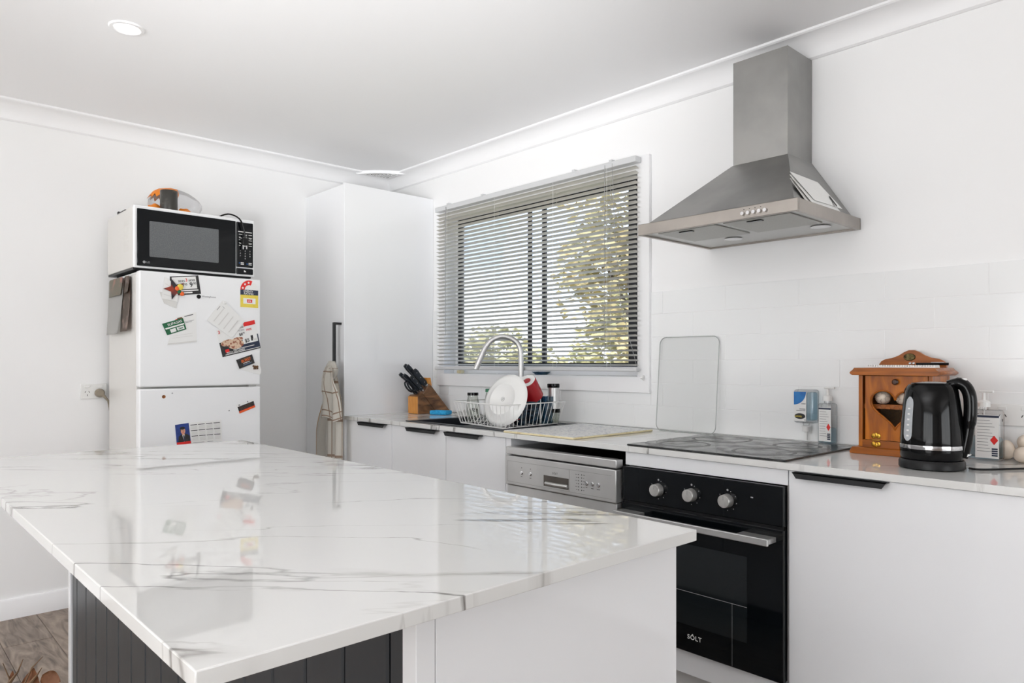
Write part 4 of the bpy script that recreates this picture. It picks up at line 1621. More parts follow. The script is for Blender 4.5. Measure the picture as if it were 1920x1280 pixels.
egg0 = O('egg', egg_mesh(), m_egg)
EG = [('pale egg nearest the sanitiser bottle, leftmost of the heap', 3.457, -.050, WT + .0305, .15, .1, .0),
      ('pale egg in front at the right edge of the heap', 3.513, -.105, WT + .0245, 1.35, .3, .6),
      ('pale egg resting on top at the right of the heap', 3.507, -.046, WT + .0558, 1.2, .2, -.3)]
for i, (lab, x, yv, z, rx, ry, rz) in enumerate(EG):
    o = egg0 if i == 0 else egg0.copy()
    if i:
        C.objects.link(o)
    o.location = (x, yv, z)
    o.rotation_euler = (rx, ry, rz)
    tag(o, lab, 'egg', 'eggs heaped at the right end of the worktop')
o = egg0.copy()
C.objects.link(o)
o.location = (3.507, -.036, WT + .0245)
o.rotation_euler = (1.5, 0, 1.4)
tag(o, 'pale egg underneath the top egg, against the tiles', 'egg', 'eggs heaped at the right end of the worktop')

# ------------------------------------------------------------------ egg cabinet
ec = T('egg_cabinet', 'varnished pine egg cabinet with a heart-shaped wire window behind the kettle', 'cabinet', (3.198, -.14, WT))
EX0, EX1, EY0, EY1 = 3.088, 3.306, -.215, -.055
bm = prism(B(), [(3.066, WT + .0005), (3.330, WT + .0005), (3.330, WT + .009), (3.322, WT + .022), (3.074, WT + .022), (3.066, WT + .009)], 'xz', -.232, -.050, b=.001)
O('base_moulding', bm, m_oakh, ec)
bm = prism(B(), [(3.074, 1.150), (3.322, 1.150), (3.330, 1.156), (3.330, 1.160), (3.320, 1.168), (3.316, 1.174), (3.080, 1.174), (3.076, 1.168), (3.066, 1.160), (3.066, 1.156)], 'xz', -.232, -.050, b=.0008)
O('top_moulding', bm, m_oakh, ec)
O('side_panel', box(B(), EX0, EX0 + .012, EY0, EY1, WT + .0225, 1.1498, .001), m_oak, ec)
O('side_panel', box(B(), EX1 - .012, EX1, EY0, EY1, WT + .0225, 1.1498, .001), m_oak, ec)
O('back_panel', box(B(), EX0 + .0125, EX1 - .0125, EY1 - .006, EY1, WT + .0225, 1.1498), m_cabin, ec)
O('bottom_rail', box(B(), EX0 + .0125, EX1 - .0125, EY0, EY0 + .012, WT + .0225, WT + .0455), m_oakh, ec)
shz = 1.0425
O('shelf', box(B(), EX0 + .0125, EX1 - .0125, EY0 + .016, EY1 - .007, shz, shz + .014), m_oakh, ec)
# door with the heart cut out
dx0, dx1, dz0, dz1 = EX0 + .0215, EX1 - .0135, WT + .047, 1.1485
hcx, hcz = (dx0 + dx1) / 2 - .0015, 1.045
heart = []
NH = 48
for k in range(NH):
    a = 2 * math.pi * k / NH
    hx = 16 * math.sin(a) ** 3
    hz = 13 * math.cos(a) - 5 * math.cos(2 * a) - 2 * math.cos(3 * a) - math.cos(4 * a)
    heart.append((hcx + hx / 16 * .073, hcz + .006 + hz / 14.5 * .062))
bm = B()
yo0, yo1 = EY0 - .001, EY0 + .013
rect = []
for k, (hx, hz) in enumerate(heart):
    a = math.atan2(hz - hcz, hx - hcx)
    c_, s_ = math.cos(a), math.sin(a)
    tt = []
    if c_ > 1e-6:
        tt.append((dx1 - hcx) / c_)
    if c_ < -1e-6:
        tt.append((dx0 - hcx) / c_)
    if s_ > 1e-6:
        tt.append((dz1 - hcz) / s_)
    if s_ < -1e-6:
        tt.append((dz0 - hcz) / s_)
    q = min(tt)
    rect.append((hcx + q * c_, hcz + q * s_))
for cx_, cz_ in ((dx0, dz0), (dx0, dz1), (dx1, dz0), (dx1, dz1)):       # pull the nearest rim point into each corner
    k = min(range(NH), key=lambda i: (rect[i][0] - cx_) ** 2 + (rect[i][1] - cz_) ** 2)
    rect[k] = (cx_, cz_)
hf = [bm.verts.new((p[0], yo0, p[1])) for p in heart]
hb = [bm.verts.new((p[0], yo1, p[1])) for p in heart]
rf = [bm.verts.new((p[0], yo0, p[1])) for p in rect]
rb = [bm.verts.new((p[0], yo1, p[1])) for p in rect]
for k in range(NH):
    j = (k + 1) % NH
    bm.faces.new((rf[k], rf[j], hf[j], hf[k]))
    bm.faces.new((rb[k], hb[k], hb[j], rb[j]))
    bm.faces.new((hf[k], hf[j], hb[j], hb[k]))
    bm.faces.new((rf[k], rb[k], rb[j], rf[j]))
bmesh.ops.recalc_face_normals(bm, faces=bm.faces)
ed = O('door', bm, m_oak, ec)
hl = [Vector((p[0], yo0, p[1])) for p in heart]
hl.append(hl[0])
O('heart_moulding', tube(B(), hl, .0032, 6), m_oakh, ed)
# chicken wire inside the heart
bm = B()


def inheart(x, z):
    c_ = False
    for i in range(NH):
        (xa, za), (xb, zb_) = heart[i], heart[i - 1]
        if (za > z) != (zb_ > z) and x < (xb - xa) * (z - za) / (zb_ - za) + xa:
            c_ = not c_
    return c_


hw = .0088
for i in range(-7, 8):
    for j in range(-8, 9):
        cx_ = hcx + i * hw * 1.5
        cz_ = hcz + (j + .5 * (i % 2)) * hw * 1.732
        P6 = [(cx_ + hw * math.cos(math.radians(60 * k)), cz_ + hw * math.sin(math.radians(60 * k))) for k in range(4)]
        for p, q in zip(P6, P6[1:]):
            if inheart(*p) and inheart(*q):
                cyl(bm, (p[0], yo1 - .001, p[1]), (q[0], yo1 - .001, q[1]), .00028, seg=4)
wm = O('wire_mesh', bm, m_dkplast, ed)
wm['kind'] = 'stuff'
O('knob', lathe(B(), [(0, .016), (.006, .0155), (.0095, .012), (.0095, .008), (.005, .005), (.005, 0)], (0, 0, 0), 20, M=Matrix.Translation((3.203, yo0, 1.130)) @ Matrix.Rotation(math.pi / 2, 4, 'X'), close=False), m_darkwood, ed)
bm = B()
for sg in (1, -1):
    for an in (-38, 0, 38):
        a = math.radians(an)
        sphere(bm, (3.143 + .0125 * math.sin(a), yo0 - .0012, .943 + sg * (.003 + .0125 * math.cos(a))), .0064, .0018, .0085, seg=12, rings=8)
box(bm, 3.131, 3.155, yo0 - .0025, yo0, .9415, .9445)
O('butterfly_hinge', bm, m_brass, ed)
bbx = [(3.096, 1.1745), (3.096, 1.184), (3.104, 1.196), (3.118, 1.203), (3.138, 1.206), (3.158, 1.214), (3.176, 1.226), (3.190, 1.232), (3.206, 1.232),
       (3.220, 1.226), (3.238, 1.214), (3.258, 1.206), (3.278, 1.203), (3.292, 1.196), (3.300, 1.184), (3.300, 1.1745)]
bb = O('backboard', prism(B(), bbx, 'xz', -.066, -.052, b=.001), m_oakh, ec)
bm = lathe(B(), [(0, .003), (.0165, .003), (.0185, 0)], (0, 0, 0), 28, M=Matrix.Translation((3.192, -.066, 1.209)) @ Matrix.Rotation(math.pi / 2, 4, 'X') @ Matrix.Diagonal((1, .66, 1, 1)), close=False)
O('brass_plaque', bm, m_antique, bb)
# eggs inside
for lab, x in (('egg on the cabinet shelf seen through the heart, left one', 3.150), ('egg on the cabinet shelf seen through the heart, beside the kettle', 3.212)):
    o = egg0.copy()
    C.objects.link(o)
    o.location = (x, -.177, shz + .0142 + .0232)
    o.rotation_euler = (1.45, .0, .5)
    tag(o, lab, 'egg', 'eggs inside the cabinet')
o = egg0.copy()
C.objects.link(o)
o.location = (3.215, -.165, WT + .0225 + .0245)
o.rotation_euler = (1.5, 0, -.4)
tag(o, 'egg low in the cabinet behind the tip of the heart', 'egg', 'eggs inside the cabinet')
# beaded strip and pen on top
lc = T('crimped_strip', 'white crimped plastic strip lying on top of the egg cabinet', 'strip', (3.22, -.16, 1.1745))
bm = box(B(), 3.112, 3.312, -.214, -.17, 1.1748, 1.1785)
O('strip_base', bm, m_plast, lc)
bm = B()
for k in range(28):
    x = 3.115 + .0072 * k
    cyl(bm, (x, -.214, 1.1805), (x, -.172, 1.1805), .0026, seg=8)
O('crimps', bm, m_plast, lc)
pn_ = T('pen', 'black pen with a silver clip lying across the cabinet strip', 'pen', (3.27, -.13, 1.1835))
O('barrel', cyl(B(), (3.238, -.150, 1.1865), (3.322, -.120, 1.1865), .0042, .0042, 12), m_blackplast, pn_)
O('clip', box(B(), -.03, .006, -.001, .001, 0, .0015, 0, Matrix.Translation((3.305, -.126, 1.1908)) @ Matrix.Rotation(.34, 4, 'Z')), m_chrome, pn_)
for lab, x in (('left small pearl bead beside the pen', 3.226), ('right small pearl bead beside the pen', 3.236)):
    o = O('bead', sphere(B(), (x, -.165, 1.1880), .0044, .0044, .0044, seg=14, rings=8), m_chrome)
    tag(o, lab, 'bead', 'beads on the egg cabinet')

# ------------------------------------------------------------------ kettle
kt = T('kettle', 'glossy black electric kettle with a silver band on its base', 'kettle', (3.361, -.407, WT), math.radians(12.0))
O('power_base', lathe(B(), [(0, .0006), (.077, .0006), (.082, .004), (.082, .020), (.078, .026), (0, .026)], (0, 0, 0), 56), m_dkplast, kt, local=True)
prof = [(0, .027), (.075, .027), (.078, .032), (.0792, .05), (.0792, .056)]
O('lower_body', lathe(B(), prof + [(.0788, .0565), (0, .0565)], (0, 0, 0), 56), m_blackplast, kt, local=True)
O('silver_band', lathe(B(), [(.076, .0567), (.0797, .057), (.0799, .060), (.0796, .068), (.076, .0685)], (0, 0, 0), 56), m_chrome, kt, local=True)
body = [(.0783, .0686), (.0786, .08), (.0772, .11), (.0742, .15), (.0700, .19), (.0660, .214), (.0625, .226), (.0565, .2335)]
O('body', lathe(B(), body + [(0, .2345)], (0, 0, 0), 56, close=False), m_blackplast, kt, local=True)
O('lid', lathe(B(), [(.052, .2346), (.05, .238), (.03, .2415), (0, .2425)], (0, 0, 0), 40, close=False), m_blackplast, kt, local=True)
bm = prism(B(), [(-.050, .20), (-.052, .228), (-.0600, .229), (-.0665, .218), (-.0675, .205)], 'xz', -.013, .013, b=.003)
O('spout', bm, m_blackplast, kt, local=True)
hp = smooth([(.040, 0, .232), (.062, 0, .2385), (.079, 0, .230), (.0895, 0, .206), (.092, 0, .17), (.0895, 0, .13), (.085, 0, .092), (.079, 0, .058), (.073, 0, .036)], 5)
bm = B()
tt_ = []
for i, p in enumerate(hp):
    tt_.append(.0165 if 4 < i < 26 else .014)
tube(bm, hp, tt_, 14)
bmesh.ops.transform(bm, matrix=Matrix.Diagonal((1, 1.25, 1, 1)), verts=bm.verts)
O('handle', bm, m_blackplast, kt, local=True, sharp=60)
O('lid_button', box(B(), .056, .084, -.011, .011, .245, .2515, .003, seg=2), m_plast, kt, local=True)
O('switch', prism(B(), [(.068, .043), (.082, .047), (.094, .044), (.082, .037)], 'xz', -.012, .012), m_plast, kt, local=True)


def band(bm, a0, a1, z0, z1, off, n=8, m=10, taper=True):
    g = []
    for j in range(m + 1):
        z = z0 + (z1 - z0) * j / m
        r = 0
        for (r0, za), (r1, zb_) in zip(body, body[1:]):
            if za <= z <= zb_:
                r = r0 + (r1 - r0) * (z - za) / (zb_ - za)
        g.append([])
        s = j / m
        k = math.sqrt(max(0, 1 - (2 * s - 1) ** 8)) if taper else 1
        for i in range(n + 1):
            a = (a0 + a1) / 2 + (a1 - a0) * (i / n - .5) * max(k, .25)
            g[-1].append(bm.verts.new(((r + off) * math.cos(a), (r + off) * math.sin(a), z)))
    for j in range(m):
        for i in range(n):
            bm.faces.new((g[j][i], g[j][i + 1], g[j + 1][i + 1], g[j + 1][i]))
    return bm


gw = O('water_gauge', band(B(), math.radians(216), math.radians(238), .078, .200, .0008, 8, 16), m_wtrans, kt, local=True)
bm = B()
for i in range(6):
    band(bm, math.radians(225), math.radians(231), .090 + i * .015, .0945 + i * .015, .0014, 3, 1, False)
O('gauge_marks', bm, m_paper, gw, local=True)
Ki = (Matrix.Translation((3.361, -.407, WT)) @ Matrix.Rotation(math.radians(12.0), 4, 'Z')).inverted()
cp_ = smooth([Ki @ Vector(p) for p in ((3.442, -.365, WT + .0036), (3.462, -.372, WT + .0036), (3.49, -.345, WT + .0036), (3.54, -.27, WT + .0036), (3.62, -.18, WT + .0036), (3.72, -.10, WT + .0036))])
O('power_cord', tube(B(), cp_, .003, 8), m_dkplast, kt, local=True)

# ------------------------------------------------------------------ island
il = T('kitchen_island', 'white kitchen island base clad in dark slate vertical boards', 'island', (2.3, -1.8, 0))
IX0, IX1, IYF, IYB = 1.306, 3.282, -2.10, -1.526
O('end_panel', box(B(), 3.251, IX1, IYF, IYF + .0305, .001, .8755, .001), m_gloss, il)
O('end_panel', box(B(), 3.251, IX1, IYF + .0315, IYB, .001, .8755, .001), m_gloss, il)
O('end_panel', box(B(), IX0, 1.337, IYF, IYB, .001, .8755, .001), m_gloss, il)
bm = box(B(), 1.338, 3.250, -2.085, -2.075, .001, .8755)
box(bm, 1.338, 3.250, -2.074, -1.55, .12, .86)
box(bm, 1.338, 3.250, -1.70, -1.68, .001, .119)
O('carcass', bm, m_dkplast, il)
bd = None
bx = [1.3375] + [1.4045 + .1204 * k for k in range(16)]
bx = [b_ for b_ in bx if b_ < 3.25] + [3.2505]
for a, b_ in zip(bx, bx[1:]):
    if abs(b_ - a - .1204) < 1e-4 and bd is not None:
        dup(bd, il, (a - bd['x0'], 0, 0))
    else:
        o = O('board', box(B(), a + .0026, b_ - .0026, -2.095, -2.0853, .001, .8755, .003), m_vj, il)
        if abs(b_ - a - .1204) < 1e-4 and bd is None:
            bd = o
            bd['x0'] = a
dr_ = [1.3375 + (3.2505 - 1.3375) * k / 4 for k in range(5)]
for a, b_ in zip(dr_, dr_[1:]):
    d = O('door', box(B(), a + .0015, b_ - .0015, -1.549, -1.531, .123, .873, .0012), m_gloss, il)
o = O('island_worktop', box(B(), 1.330, 3.3285, -2.388, -1.532, WT - .020, WT, .0016, seg=2), m_marble)
tag(o, 'large white marble-veined island worktop in the foreground', 'worktop')

# ------------------------------------------------------------------ fridge
FX, FY0, FY1, FZ = .57, -1.684, -1.128, 1.603
fr = T('fridge', 'white top-mount fridge freezer covered with papers and magnets', 'fridge', (.3, -1.40, 0))
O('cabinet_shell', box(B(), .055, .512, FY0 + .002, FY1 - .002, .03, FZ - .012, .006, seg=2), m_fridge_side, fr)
O('top_cover', box(B(), .06, .512, FY0 + .004, FY1 - .004, FZ - .0118, FZ - .002, .003), m_fridge, fr)
O('freezer_door', box(B(), .518, FX, FY0, FY1, 1.081, FZ, .007, seg=3), m_fridge, fr)
O('fridge_door', box(B(), .518, FX, FY0, FY1, .06, 1.073, .007, seg=3), m_fridge, fr)
O('door_gasket', box(box(B(), .512, .518, FY0 + .008, FY1 - .008, 1.085, FZ - .004), .512, .518, FY0 + .008, FY1 - .008, .064, 1.069), m_grill, fr)
O('hinge', box(B(), .49, .545, FY1 - .05, FY1 - .012, 1.0735, 1.0805, .001), m_fridge_side, fr)
for yv in (FY0 + .06, FY1 - .06):
    for x in (.1, .46):
        O('foot', cyl(B(), (x, yv, .0005), (x, yv, .031), .02, seg=12), m_dkplast, fr)

XS = FX + .0006


def sheet(name, label, cat, q, patches=(), texts=(), base=None, depth=.0012, lift=0.0, group=None):
    """flyer on the fridge front: q = 4 (y,z) corners lower left, lower right, upper right, upper left; patches (mat, [(u,v)..])"""
    def at(u, v):
        a = [q[0][i] + (q[1][i] - q[0][i]) * u for i in (0, 1)]
        b_ = [q[3][i] + (q[2][i] - q[3][i]) * u for i in (0, 1)]
        return a[0] + (b_[0] - a[0]) * v, a[1] + (b_[1] - a[1]) * v
    x0 = XS + lift
    c_ = at(.5, .5)
    t = T(name, label, cat, (x0, c_[0], c_[1]), 0, group)
    bm = B()
    A = [bm.verts.new((x0, *at(u, v))) for u, v in ((0, 0), (1, 0), (1, 1), (0, 1))]
    D = [bm.verts.new((x0 + depth, *at(u, v))) for u, v in ((0, 0), (1, 0), (1, 1), (0, 1))]
    bm.faces.new(A[::-1])
    bm.faces.new(D)
    for i in range(4):
        j = (i + 1) % 4
        bm.faces.new((A[i], A[j], D[j], D[i]))
    bmesh.ops.recalc_face_normals(bm, faces=bm.faces)
    pp = O('paper', bm, base or m_paper, t)
    x1 = x0 + depth
    ms = []
    bm = B()
    for k, (m, poly) in enumerate(patches):
        if m not in ms:
            ms.append(m)
        if len(poly) == 4 and not isinstance(poly[0], tuple):
            u0, v0, u1, v1 = poly
            poly = [(u0, v0), (u1, v0), (u1, v1), (u0, v1)]
        face(bm, [(x1 + .0003 + .00012 * k, *at(u, v)) for u, v in poly], ms.index(m))
    if patches:
        O('printing', bm, ms, pp)
    ms = []
    bm = B()
    ud = Vector((0, q[1][0] - q[0][0], q[1][1] - q[0][1])).normalized()
    vd = Vector((0, -ud.z, ud.y))
    for (m, s, size, u, v) in texts:
        if m not in ms:
            ms.append(m)
        p = at(u, v)
        text_into(bm, s, size, (x1 + .0006 + .00012 * len(patches), p[0], p[1]), ud, vd, ms.index(m))
    if texts:
        O('lettering', bm, ms, pp)
    return t


def rows_(m, u0, u1, vs, h=.03):
    return [(m, (u0, v, u1, v + h)) for v in vs]


def star(cx, cy, r, rr=.45, n=5, rot=0.3):
    out = []
    for k in range(2 * n):
        a = rot + math.pi * k / n + math.pi / 2
        q = r if k % 2 == 0 else r * rr
        out.append((cx + q * math.cos(a), cy + q * math.sin(a) * 1.4))
    return out


sheet('flyer', 'black and white price flyer at the top left of the freezer door', 'flyer',
      [(-1.552, 1.497), (-1.417, 1.514), (-1.430, 1.600), (-1.556, 1.584)],
      [(m_ink, (0, 0, 1, 1)), (m_paper, (.06, .30, .90, .95)), (m_paper, (.25, .07, .72, .14)), (m_paper, (.30, .19, .93, .25)), (m_red, (.22, .17, .30, .28))],
      [(m_red, '3', .020, .52, .70), (m_ink, 'SIDES', .0125, .63, .70), (m_ink, 'SIDES', .0125, .27, .68), (m_ink, '7', .022, .40, .42), (m_ink, '95', .013, .48, .50), (m_ink, '9', .030, .65, .40), (m_ink, '95', .014, .78, .52)])
sheet('note', 'crumpled white note with faint writing left of the star magnet', 'note',
      [(-1.592, 1.482), (-1.522, 1.470), (-1.520, 1.540), (-1.578, 1.582)], rows_(m_paper2, .1, .7, (.2, .5, .7), .03), (), m_paper, lift=.003)
sheet('note', 'white note hanging lowest under the star magnet', 'note',
      [(-1.580, 1.460), (-1.527, 1.440), (-1.522, 1.50), (-1.600, 1.512)], (), (), m_paper2, lift=.0005)
st = T('star_magnet', 'star shaped black, red and orange fridge magnet', 'magnet', (XS + .006, -1.535, 1.53))
sp_ = [(-1.535 + p[0] * .05, 1.528 + p[1] * .036) for p in star(0, 0, 1, .42, 5, .35)]
bm = prism(B(), sp_, 'yz', XS + .0052, XS + .0085)
O('star', bm, mat('star_print', rgb(34, 30, 38), .4, noise=(16, rgb(150, 52, 30), .5, .62, ONE)), st)
bm = B()
for dy, dz, r, mi in ((.022, .010, .014, 0), (.010, .003, .011, 1), (.030, -.020, .010, 1), (.018, -.012, .009, 2)):
    sphere(bm, (XS + .0095, -1.535 + dy, 1.528 + dz), .003, r, r, mi, 12, 8)
O('painted_dots', bm, [m_yellow, m_orange, m_green], st)
o = O('round_magnet', lathe(B(), [(0, .003), (.009, .003), (.010, 0)], (0, 0, 0), 20, M=Matrix.Translation((XS, -1.427, 1.5005)) @ Matrix.Rotation(math.pi / 2, 4, 'Y'), close=False), m_blackplast)
tag(o, 'small round black magnet at the corner of the price flyer', 'magnet')
o = O('wordmark_badge', text_into(B(), 'Westinghouse', .0112, (XS + .0012, -1.413, 1.499), (0, 1, 0), (0, 0, 1)), m_greyink)
tag(o, 'raised grey wordmark badge on the freezer door', 'badge')
sheet('paper_slip', 'white paper slip with a small red crest under the green card', 'paper',
      [(-1.566, 1.272), (-1.436, 1.288), (-1.440, 1.428), (-1.528, 1.400)],
      [(m_red, (.0, .80, .34, .92)), (m_brown, (.08, .86, .30, .95)), (m_ink, (.42, .93, .85, .955)), (m_greyink, (.4, .74, .9, .755)), (m_greyink, (.4, .70, .8, .715)), (m_paper2, (.1, .30, .85, .312)), (m_paper2, (.1, .22, .85, .232)), (m_paper2, (0, 0, 1, .05))],
      (), m_paper)
sheet('green_card', 'dark green business card with white lettering on the freezer door', 'card',
      [(-1.567, 1.316), (-1.483, 1.346), (-1.499, 1.397), (-1.589, 1.367)],
      [(m_paper, (.04, .46, .97, .58)), (m_paper, (.22, .08, .50, .38)), (m_paper, (.56, .10, .92, .38)), (m_green, (.62, .18, .86, .24)), (m_green, (.62, .28, .86, .31))],
      [(m_paper, 'SUPAGAS', .0158, .20, .68)], m_green, lift=.002)
en = T('energy_label', 'energy rating label with red star arc at the top right of the freezer door', 'label', (XS, -1.186, 1.52))
ey0, ey1 = -1.2305, -1.1415
bm = B()
box(bm, XS, XS + .0004, ey0, ey1, 1.453, 1.546)
O('paper', prism(bm, [(ey0, 1.5461), (ey1, 1.5461)] + [(-1.186 + .0445 * math.cos(math.radians(a)), 1.5461 + .047 * math.sin(math.radians(a))) for a in range(10, 180, 10)], 'yz', XS, XS + .0004), m_paper, en)
bm = B()
face(bm, [(XS + .0007, ey0, 1.523), (XS + .0007, ey1, 1.523), (XS + .0007, ey1, 1.548), (XS + .0007, ey0, 1.548)], 0)
face(bm, [(XS + .0007, ey0, 1.462), (XS + .0007, ey1, 1.462), (XS + .0007, ey1, 1.5229), (XS + .0007, ey0, 1.5229)], 1)
face(bm, [(XS + .0009, -1.216, 1.480), (XS + .0009, -1.155, 1.480), (XS + .0009, -1.155, 1.507), (XS + .0009, -1.216, 1.507)], 2)
face(bm, [(XS + .0011, -1.198, 1.486), (XS + .0011, -1.172, 1.486), (XS + .0011, -1.172, 1.501), (XS + .0011, -1.198, 1.501)], 3)
an = [math.radians(a) for a in range(180, 69, -10)]
for a, b_ in zip(an, an[1:]):
    face(bm, [(XS + .0007, -1.186 + r * math.cos(q), 1.5481 + r * 1.05 * math.sin(q)) for r, q in ((.0445, a), (.0225, a), (.0225, b_), (.0445, b_))], 3)
O('printing', bm, [m_navy, m_yellow, m_paper, m_red], en)
bm = B()
for a in (166, 130, 96):
    q = math.radians(a)
    t_ = B()
    pts = [(XS + .0012, -1.186 + .0335 * math.cos(q) + p[0] * .007, 1.5481 + .035 * math.sin(q) + p[1] * .005) for p in star(0, 0, 1, .45, 5, 0)]
    face(t_, pts)
    add(bm, t_)
text_into(bm, 'ENERGY', .0135, (XS + .0010, -1.2145, 1.5365), (0, 1, 0), (0, 0, 1), sx=.95)
text_into(bm, 'RATING', .0135, (XS + .0010, -1.2135, 1.5252), (0, 1, 0), (0, 0, 1), sx=.98)
text_into(bm, '378', .011, (XS + .0014, -1.195, 1.4895), (0, 1, 0), (0, 0, 1))
O('lettering', bm, m_paper, en)
sheet('list_paper', 'tilted white handwritten list held on the freezer door', 'paper',
      [(-1.392, 1.392), (-1.273, 1.309), (-1.208, 1.395), (-1.317, 1.490)],
      [(m_greyink, (.12, .80, .22, .815))] + [(m_paper2, (.18 + .2 * i, .12 + .1 * (j % 2), .21 + .2 * i, .30 + .24 * j)) for i in range(4) for j in (0, 1, 2)] + [(m_greyink, (.04, .55, .06, .75))], (), m_paper, lift=.003)
o = O('button_magnet', lathe(B(), [(0, .004), (.0065, .003), (.008, 0)], (0, 0, 0), 18, M=Matrix.Translation((XS + .0044, -1.308, 1.478)) @ Matrix.Rotation(math.pi / 2, 4, 'Y'), close=False), m_plast)
tag(o, 'white button magnet holding the tilted list', 'magnet')


def ell(cx, cy, rx, ry, n=18):
    return [(cx + rx * math.cos(2 * math.pi * k / n), cy + ry * math.sin(2 * math.pi * k / n)) for k in range(n)]


m_pizza = mat('pizza_print', rgb(214, 186, 160), .5, noise=(90, rgb(150, 84, 62), .48, .6, ONE))
sheet('voucher', 'large pizza voucher flyer with prices on the freezer door', 'flyer',
      [(-1.317, 1.217), (-1.129, 1.264), (-1.156, 1.396), (-1.347, 1.346)],
      [(m_ink, (0, 0, 1, .52)), (m_navy, (.45, .06, 1, .54)), (m_paper, (.58, .28, .97, .58)), (m_pizza, ell(.20, .46, .17, .12)), (m_pizza, ell(.40, .33, .20, .15)), (m_pizza, ell(.46, .50, .14, .08)),
       (m_red, (.68, .90, .98, 1.05)), (m_ink, (.80, .34, .86, .53)), (m_paper2, (.84, .33, .94, .40)), (m_red, (.10, .12, .20, .24)), (m_paper, (.08, .04, .98, .06)), (m_paper2, (.30, .155, .85, .18))],
      [(m_ink, '$5', .024, .63, .33), (m_ink, 'LARGE', .011, .50, .87), (m_greyink, 'PIZZAS', .011, .50, .77), (m_ink, '$8', .018, .52, .61), (m_ink, '95', .010, .62, .66), (m_red, 'FREE', .0135, .72, .73), (m_red, '3', .022, .02, .84), (m_paper, 'PIZZA DELIVERED', .0115, .12, .075)], m_paper, lift=.0002)
sheet('white_slip', 'curled white paper slip under the black card at the freezer door edge', 'paper',
      [(-1.236, 1.160), (-1.134, 1.130), (-1.124, 1.150), (-1.143, 1.200)], (), (), m_paper, lift=.0003)
sheet('black_card', 'black business card with red glowing letters below the voucher', 'card',
      [(-1.236, 1.161), (-1.160, 1.189), (-1.174, 1.232), (-1.252, 1.204)],
      [(m_brown, (.22, .46, .84, .90)), (m_paper, (.32, .36, .74, .42)), (m_greyink, (.28, .22, .84, .26)), (m_blue, (.3, .15, .8, .18))],
      [(m_orange, 'BURST', .017, .25, .52)], m_ink, lift=.003)
bm = B()
cy_, cz_ = -1.156, 1.168
for dy, dz, ry, rz in ((0, .002, .010, .0065), (-.010, .006, .0055, .0055), (.010, .004, .005, .005), (-.0075, -.0055, .003, .006), (-.001, -.0065, .003, .005), (.007, -.0055, .003, .006), (.0115, -.005, .0025, .005)):
    sphere(bm, (XS + .0035, cy_ + dy, cz_ + dz), .003, ry, rz, 0, 12, 8)
o = O('bear_magnet', bm, m_brown)
tag(o, 'small brown animal shaped magnet near the freezer door edge', 'magnet')
o = O('button_magnet', lathe(B(), [(0, .003), (.007, .0028), (.008, 0)], (0, 0, 0), 20, M=Matrix.Translation((XS, -1.581, 1.036)) @ Matrix.Rotation(math.pi / 2, 4, 'Y'), close=False), mat('copper', rgb(176, 116, 66), .35, .6, noise=(90, rgb(120, 74, 40), .45, .6, ONE)))
tag(o, 'small round copper coloured magnet high on the fridge door', 'magnet')
for lab, yv, z in (('tiny grey dot magnet at mid height of the fridge door', -1.285, .960), ('tiny grey dot magnet near the copper one', -1.545, 1.051)):
    o = O('dot_magnet', cyl(B(), (XS, yv, z), (XS + .002, yv, z), .0032, seg=10), m_greyink)
    tag(o, lab, 'magnet')
sheet('orange_card', 'black and orange business card on the right of the fridge door', 'card',
      [(-1.234, .943), (-1.156, .971), (-1.165, 1.002), (-1.244, .975)],
      [(m_orange, (0, 0, 1, .32)), (m_red, (0, .26, 1, .33))] + [(m_brown, (.08, .42 + .13 * i, .9 - .1 * (i % 2), .46 + .13 * i)) for i in range(4)], (), m_ink)
sheet('orange_card_note', 'white slip with ink marks sticking out above the orange card', 'note',
      [(-1.246, .974), (-1.166, 1.001), (-1.170, 1.012), (-1.250, .986)], [(m_ink, (.66, .3, .70, .9)), (m_greyink, (.1, .2, .2, .8))], (), m_paper)
pq = [(-1.525, .812), (-1.462, .815), (-1.473, .911), (-1.533, .905)]
sheet('portrait_card', 'printed campaign card of a person in a dark suit on blue, red strip below', 'card', pq,
      [(m_ink, [(.10, .12), (.96, .12), (.98, .38), (.84, .46), (.64, .52), (.40, .50), (.18, .40)]), (m_paper, [(.44, .50), (.62, .50), (.58, .20), (.52, .12)]), (m_navy, [(.50, .44), (.59, .44), (.62, .14), (.50, .14)]),
       (m_skin, ell(.52, .66, .165, .175)), (m_skin, (.44, .46, .60, .54)), (m_ink, ell(.50, .79, .19, .075)), (m_ink, [(.33, .64), (.37, .64), (.37, .80), (.33, .80)]),
       (m_ink, ell(.46, .685, .03, .012, 8)), (m_ink, ell(.59, .685, .03, .012, 8)), (m_red, (.46, .575, .58, .588)), (m_brown, (.51, .61, .54, .66)), (m_red, (0, 0, 1, .125))], (), m_pblue)
sheet('calendar_card', 'white year calendar card with black month headings beside the portrait', 'calendar',
      [(-1.462, .815), (-1.318, .815), (-1.322, .918), (-1.473, .911)],
      [(m_ink, (.04 + .235 * i, .87 - .27 * j, .24 + .235 * i, .90 - .27 * j)) for i in range(4) for j in range(3)] +
      [(m_paper2, (.05 + .235 * i, .68 - .27 * j + .045 * k, .23 + .235 * i, .70 - .27 * j + .045 * k)) for i in range(4) for j in range(3) for k in range(4)] + [(m_greyink, (.05, .03, .4, .05)), (m_greyink, (.5, .03, .68, .05))], (), m_paper)

